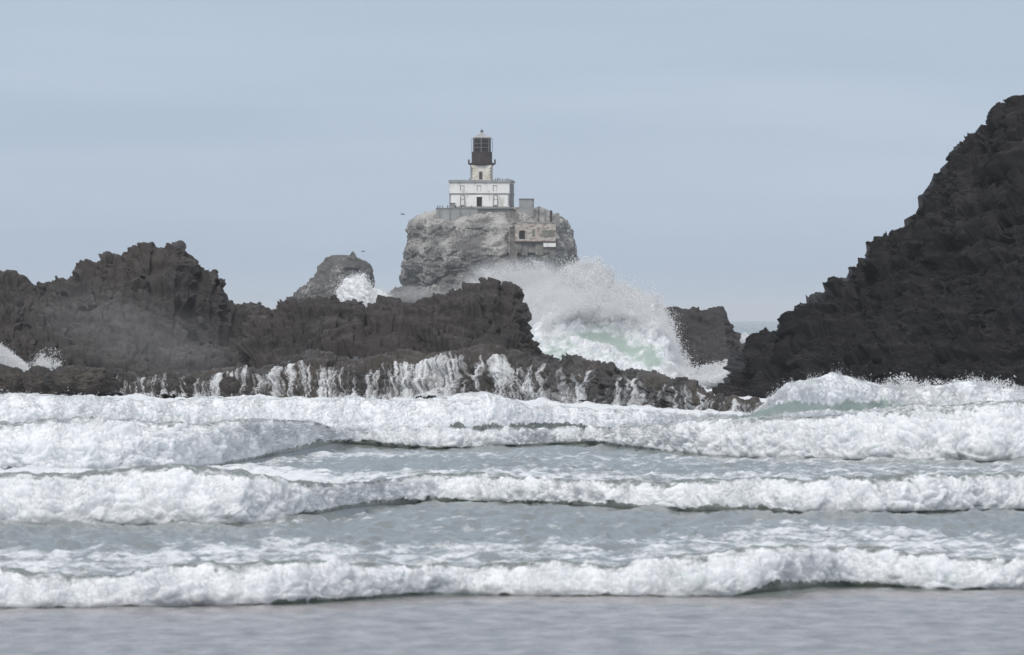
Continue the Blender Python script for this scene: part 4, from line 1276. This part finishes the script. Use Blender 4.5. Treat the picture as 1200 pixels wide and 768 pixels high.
def build_big_wave():
    # thick glassy face of the wave that bursts over the reef
    Y0 = 690.0
    prof = [(600, 460), (612, 430), (620, 400), (630, 380), (645, 368), (670, 362), (700, 362), (730, 366), (760, 370), (775, 380), (786, 400), (794, 425), (806, 438), (822, 446), (838, 465)]
    o, P, N, nf, px, u = make_ridge('crashing_wave', prof, Y0, 7, 6, M['wave_far'], 101, res=0.8, zb=-1, curve=1.9, a_low=.8, a_block=0, a_fine=.0, crack=0, sub=0, smooth=True)
    me = o.data
    V = P.reshape(-1, 3)
    pxm = V[:, 0] / V[:, 1] * F + 600; pym = HZ - (V[:, 2] - EYE) / V[:, 1] * F
    cx = np.exp(-(((pxm - 712) / 55) ** 2 + ((pym - 404 - (pxm - 712) * .16) / 23) ** 2)) + .55 * np.exp(-(((pxm - 645) / 22) ** 2 + ((pym - 418) / 20) ** 2)) + .6 * np.exp(-(((pxm - 765) / 20) ** 2 + ((pym - 420) / 14) ** 2))
    q = V / np.array([1.0, 1.0, .8])
    nz = fbm(q, 5, 103, .6)
    foam = np.clip(1.0 - .78 * cx + .24 * nz, 0, 1.0)
    foam = np.maximum(foam, .95 * sstep(-pym + 6 * nz, -388, -376))
    # white lip running across the face
    lip = np.exp(-((pym - (402 + (pxm - 670) * .23)) / 7.0) ** 2) * sstep(pxm, 655, 680) * sstep(-pxm, -735, -715)
    foam = np.maximum(foam, lip * .95)
    dis = (billow(V / 1.0, 5, 107, .58) - .3) * .75 * (.15 + .85 * sstep(foam, .35, .8)) + .35 * lip
    V = V + N.reshape(-1, 3) * dis[:, None]
    me.vertices.foreach_set('co', V.astype(np.float32).ravel())
    a = me.attributes.new('foam', 'FLOAT', 'POINT'); a.data.foreach_set('value', foam.astype(np.float32))
    me.update()
    tag(o, 'huge pale green wave bursting into white spray behind the reef', 'wave')
    plume('spray_burst', [(618, 380), (626, 362), (640, 352), (660, 345), (664, 318), (680, 310), (700, 312), (718, 330), (742, 341), (764, 352), (778, 368), (786, 392), (796, 420), (810, 438), (790, 436), (776, 410), (760, 384), (730, 374), (700, 370), (650, 372)],
          Y0 + 8, 6, 420000, .40, 111, parent=o, edge=9, clump=.58, power=1.0)
    splash_core('froth_core', [(622, 390), (630, 374), (642, 360), (654, 350), (664, 338), (676, 327), (692, 324), (708, 329), (724, 341), (744, 351), (764, 362), (777, 376), (786, 398), (797, 424), (808, 440)], Y0 + 5, 3, 4, 171, 1.1, o, nfroth=150000, feather=.24)
    plume('thrown_drops', [(600, 372), (626, 340), (650, 318), (668, 304), (700, 300), (730, 324), (764, 340), (786, 362), (796, 392), (812, 430), (790, 430), (760, 384), (700, 370), (650, 372)],
          Y0 + 6, 9, 9000, .5, 173, parent=o, edge=8, clump=.9, power=2.0, fx=1.8)
    plume('crest_spray', [(624, 384), (634, 366), (650, 354), (670, 338), (700, 334), (730, 346), (756, 358), (776, 372), (788, 396), (798, 424), (786, 424), (770, 396), (740, 382), (700, 378), (660, 380), (640, 392)],
          Y0 - 2, 4, 70000, .34, 175, parent=o, edge=12, clump=.7, power=1.5)
    plume('spray_veil', [(560, 350), (590, 335), (640, 322), (668, 318), (690, 320), (740, 340), (780, 362), (786, 390), (750, 380), (640, 372), (600, 366)], Y0 + 12, 9, 60000, .30, 117, parent=o, edge=16, clump=.8, power=1.6)
    # froth standing off the face
    rg = np.random.default_rng(7)
    V = V.reshape(P.shape)
    n = 160000
    ci = rg.integers(0, len(px), n); ri = rg.integers(2, nf, n)
    fo = foam.reshape(P.shape[:2])[ri, ci]
    cl = fbm(V[ri, ci] / 1.6, 3, 119)
    kp = rg.random(n) < sstep(fo, .55, .95) * sstep(cl, -.5, .6)
    C = V[ri[kp], ci[kp]] + N[ri[kp], ci[kp]] * rg.exponential(.14, kp.sum())[:, None] + rg.normal(0, .05, (kp.sum(), 3))
    k = drops('froth', C, Y0 / F * rg.uniform(.25, .7, len(C)), M['spray'], o, 121); k['kind'] = 'stuff'


def build_splashes():
    plume('splash', [(394, 352), (398, 338), (404, 327), (413, 320), (424, 317), (431, 321), (434, 336), (446, 338), (458, 342), (458, 352), (440, 360), (400, 362)], 1907, 6, 7000, .35, 131,
          'bright white splash bursting against the small sea stack', fx=1.2, edge=6, clump=.22, power=.9)
    sp = next(x for x in bpy.data.objects if x.name.startswith('splash') and 'small sea stack' in x.get('label', ''))
    splash_core('froth_core', [(393, 356), (397, 342), (402, 331), (409, 324), (418, 320), (426, 321), (431, 330), (434, 338), (444, 340), (452, 343), (458, 348), (462, 358)], 1902, 5, 4, 181, 1.8, sp, res=.5, nfroth=16000, feather=.3)
    plume('splash', [(-30, 395), (0, 404), (10, 410), (22, 419), (32, 428), (38, 436), (10, 445), (-40, 445)], 612, 5, 60000, .5, 137, 'white splash at the left edge behind the boulders', fx=1.6, edge=5, clump=.45)
    plume('splash', [(40, 425), (50, 414), (60, 418), (68, 428), (66, 436), (42, 438)], 610, 3, 5000, .35, 139, 'thin spray of drops beside the left edge splash', fx=2, edge=8, clump=.9, power=2)
    plume('splash', [(806, 442), (822, 434), (838, 428), (852, 428), (858, 440), (850, 452), (830, 455), (812, 450)], 650, 4, 34000, .42, 141, 'white splash at the foot of the square rock block', fx=1.6, edge=7, clump=.75, power=1.5)
    plume('splash', [(864, 412), (868, 398), (874, 392), (882, 398), (890, 404), (880, 412)], 1500, 8, 9000, .7, 149, 'far white splash just left of the black cliff', fx=1.8, edge=5, clump=.6)
    plume('splash', [(1010, 455), (1040, 446), (1060, 441), (1080, 447), (1110, 446), (1140, 440), (1175, 446), (1200, 452), (1200, 462), (1010, 462)], 520, 2, 9000, .5, 151, 'drops thrown up at the foot of the black cliff', fx=1.8, edge=6, clump=.95, power=2)


def build_veil():
    plume('splash', [(540, 352), (548, 332), (566, 318), (600, 314), (630, 312), (660, 320), (680, 316), (690, 345), (680, 366), (560, 366)], 1932, 16, 150000, .34, 161,
          'cloud of white spray thrown up against the foot of the lighthouse rock', fx=.9, edge=20, clump=.5, power=2.0)


def mist(name, cx, cy, rx, ry, Y, depth, dens, seed, label, scale, slope=0.0):
    """soft drifting spray: a rounded volume whose density is cloudy noise fading out to its rim"""
    import bmesh
    bm = bmesh.new(); bmesh.ops.create_icosphere(bm, subdivisions=4, radius=1.0)
    V = np.array([v.co[:] for v in bm.verts]); Q = np.array([[v.index for v in f.verts] for f in bm.faces]); bm.free()
    m = bpy.data.materials.new(name); m.use_nodes = True
    nt = m.node_tree; nt.nodes.clear()
    out = nd(nt, 'ShaderNodeOutputMaterial')
    v = nd(nt, 'ShaderNodeVolumePrincipled')
    v.inputs['Color'].default_value = (.97, .97, .975, 1)
    tc = nd(nt, 'ShaderNodeTexCoord')
    ln = nd(nt, 'ShaderNodeVectorMath', operation='LENGTH'); nt.links.new(tc.outputs['Object'], ln.inputs[0])
    fall = nd(nt, 'ShaderNodeMapRange'); fall.inputs['From Min'].default_value = 1.0; fall.inputs['From Max'].default_value = .25
    nt.links.new(ln.outputs['Value'], fall.inputs['Value'])
    mp = nd(nt, 'ShaderNodeMapping'); mp.inputs['Scale'].default_value = scale; mp.inputs['Location'].default_value = (seed, seed * 1.7, 0)
    nt.links.new(tc.outputs['Object'], mp.inputs['Vector'])
    nz = nd(nt, 'ShaderNodeTexNoise', Scale=1.0, Detail=4.0, Roughness=.6); nt.links.new(mp.outputs['Vector'], nz.inputs['Vector'])
    ad = nd(nt, 'ShaderNodeMath', operation='ADD'); nt.links.new(nz.outputs['Fac'], ad.inputs[0]); nt.links.new(fall.outputs['Result'], ad.inputs[1])
    mr = nd(nt, 'ShaderNodeMapRange'); mr.inputs['From Min'].default_value = .62; mr.inputs['From Max'].default_value = 1.45; mr.inputs['To Max'].default_value = dens
    nt.links.new(ad.outputs[0], mr.inputs['Value'])
    nt.links.new(mr.outputs['Result'], v.inputs['Density'])
    nt.links.new(v.outputs[0], out.inputs['Volume'])
    k = Y / F
    o = mesh_obj(name, V, Q, m, loc=tuple(px2w(cx, cy, Y)))
    o.scale = (rx * k, depth, ry * k)
    o.rotation_euler = (0, slope, 0)
    tag(o, label, 'mist', kind='stuff')


def build_mist():
    mist('sea_spray_mist', 600, 344, 100, 52, 1935, 12, .12, 3.1, 'drifting white spray veiling the foot of the lighthouse rock', (2.2, 1.2, 1.8), -.15)
    mist('sea_spray_mist', 668, 345, 40, 40, 1925, 10, .12, 7.7, 'white spray at the right foot of the lighthouse rock', (1.6, 1.2, 1.6))
    mist('sea_spray_mist', 165, 395, 200, 66, 616, 5, .016, 5.3, 'thin grey spray drifting in front of the left rock ridge', (1.8, 1.1, 1.5), .3)
    mist('sea_spray_mist', 480, 345, 70, 14, 1955, 8, .04, 9.3, 'faint spray low on the left of the lighthouse rock', (2.0, 1.1, 1.0))


# ------------------------------------------------------------------ build
build_sand()
build_sea()
build_haze()
build_rocks()
build_boulders()
build_far_rocks()
build_lighthouse()
make_wave('front white breaker rolling onto the wet sand, nearest the viewer', W1B, W1T, 201, cov=[(-300, .93), (200, .95), (420, .90), (470, .9), (560, .97), (700, .93), (850, .95), (960, .85), (1100, .95), (1500, .95)])
make_wave('second white breaker from the sand, thicker on the left and green below on the right', W2B, W2T, 211, cov=[(-300, 1), (200, .97), (330, .95), (400, .88), (440, .80), (560, .90), (640, .85), (720, .78), (800, .86), (880, .80), (960, .92), (1100, .9), (1500, .94)])
make_wave('third breaker from the sand with a dark green edge along its middle', W3B, W3T, 221, cov=[(-300, 1), (200, .97), (300, .92), (360, .85), (400, .75), (440, .72), (520, .86), (620, .88), (690, .78), (760, .92), (850, .97), (960, .97), (1100, .97), (1500, .97)], back=.55)
make_wave('broad low band of white surf directly in front of the reef', W4B, W4T, 231, back=.72, jag=1.15, cov=[(-300, 1), (400, 1), (540, .85), (600, .72), (680, .78), (760, .95), (900, .9), (1500, 1)])
make_wave('pale green wave with a ragged white peak at the foot of the black cliff', W5B, W5T, 241, x0=790, x1=1460, cov=[(780, .6), (880, .4), (930, .55), (980, .75), (1040, .6), (1080, .75), (1130, .9), (1165, .5), (1200, .4), (1500, .6)], mat='wave_far', back=.8)
build_big_wave()
build_splashes()
build_veil()
build_mist()
build_birds()
# the little horn on top of the far stack belongs to the stack
st = next(o for o in bpy.data.objects if o.name.startswith('rock_stack') and 'hump' in o.get('label', ''))
for k in KNOB: k.parent = st
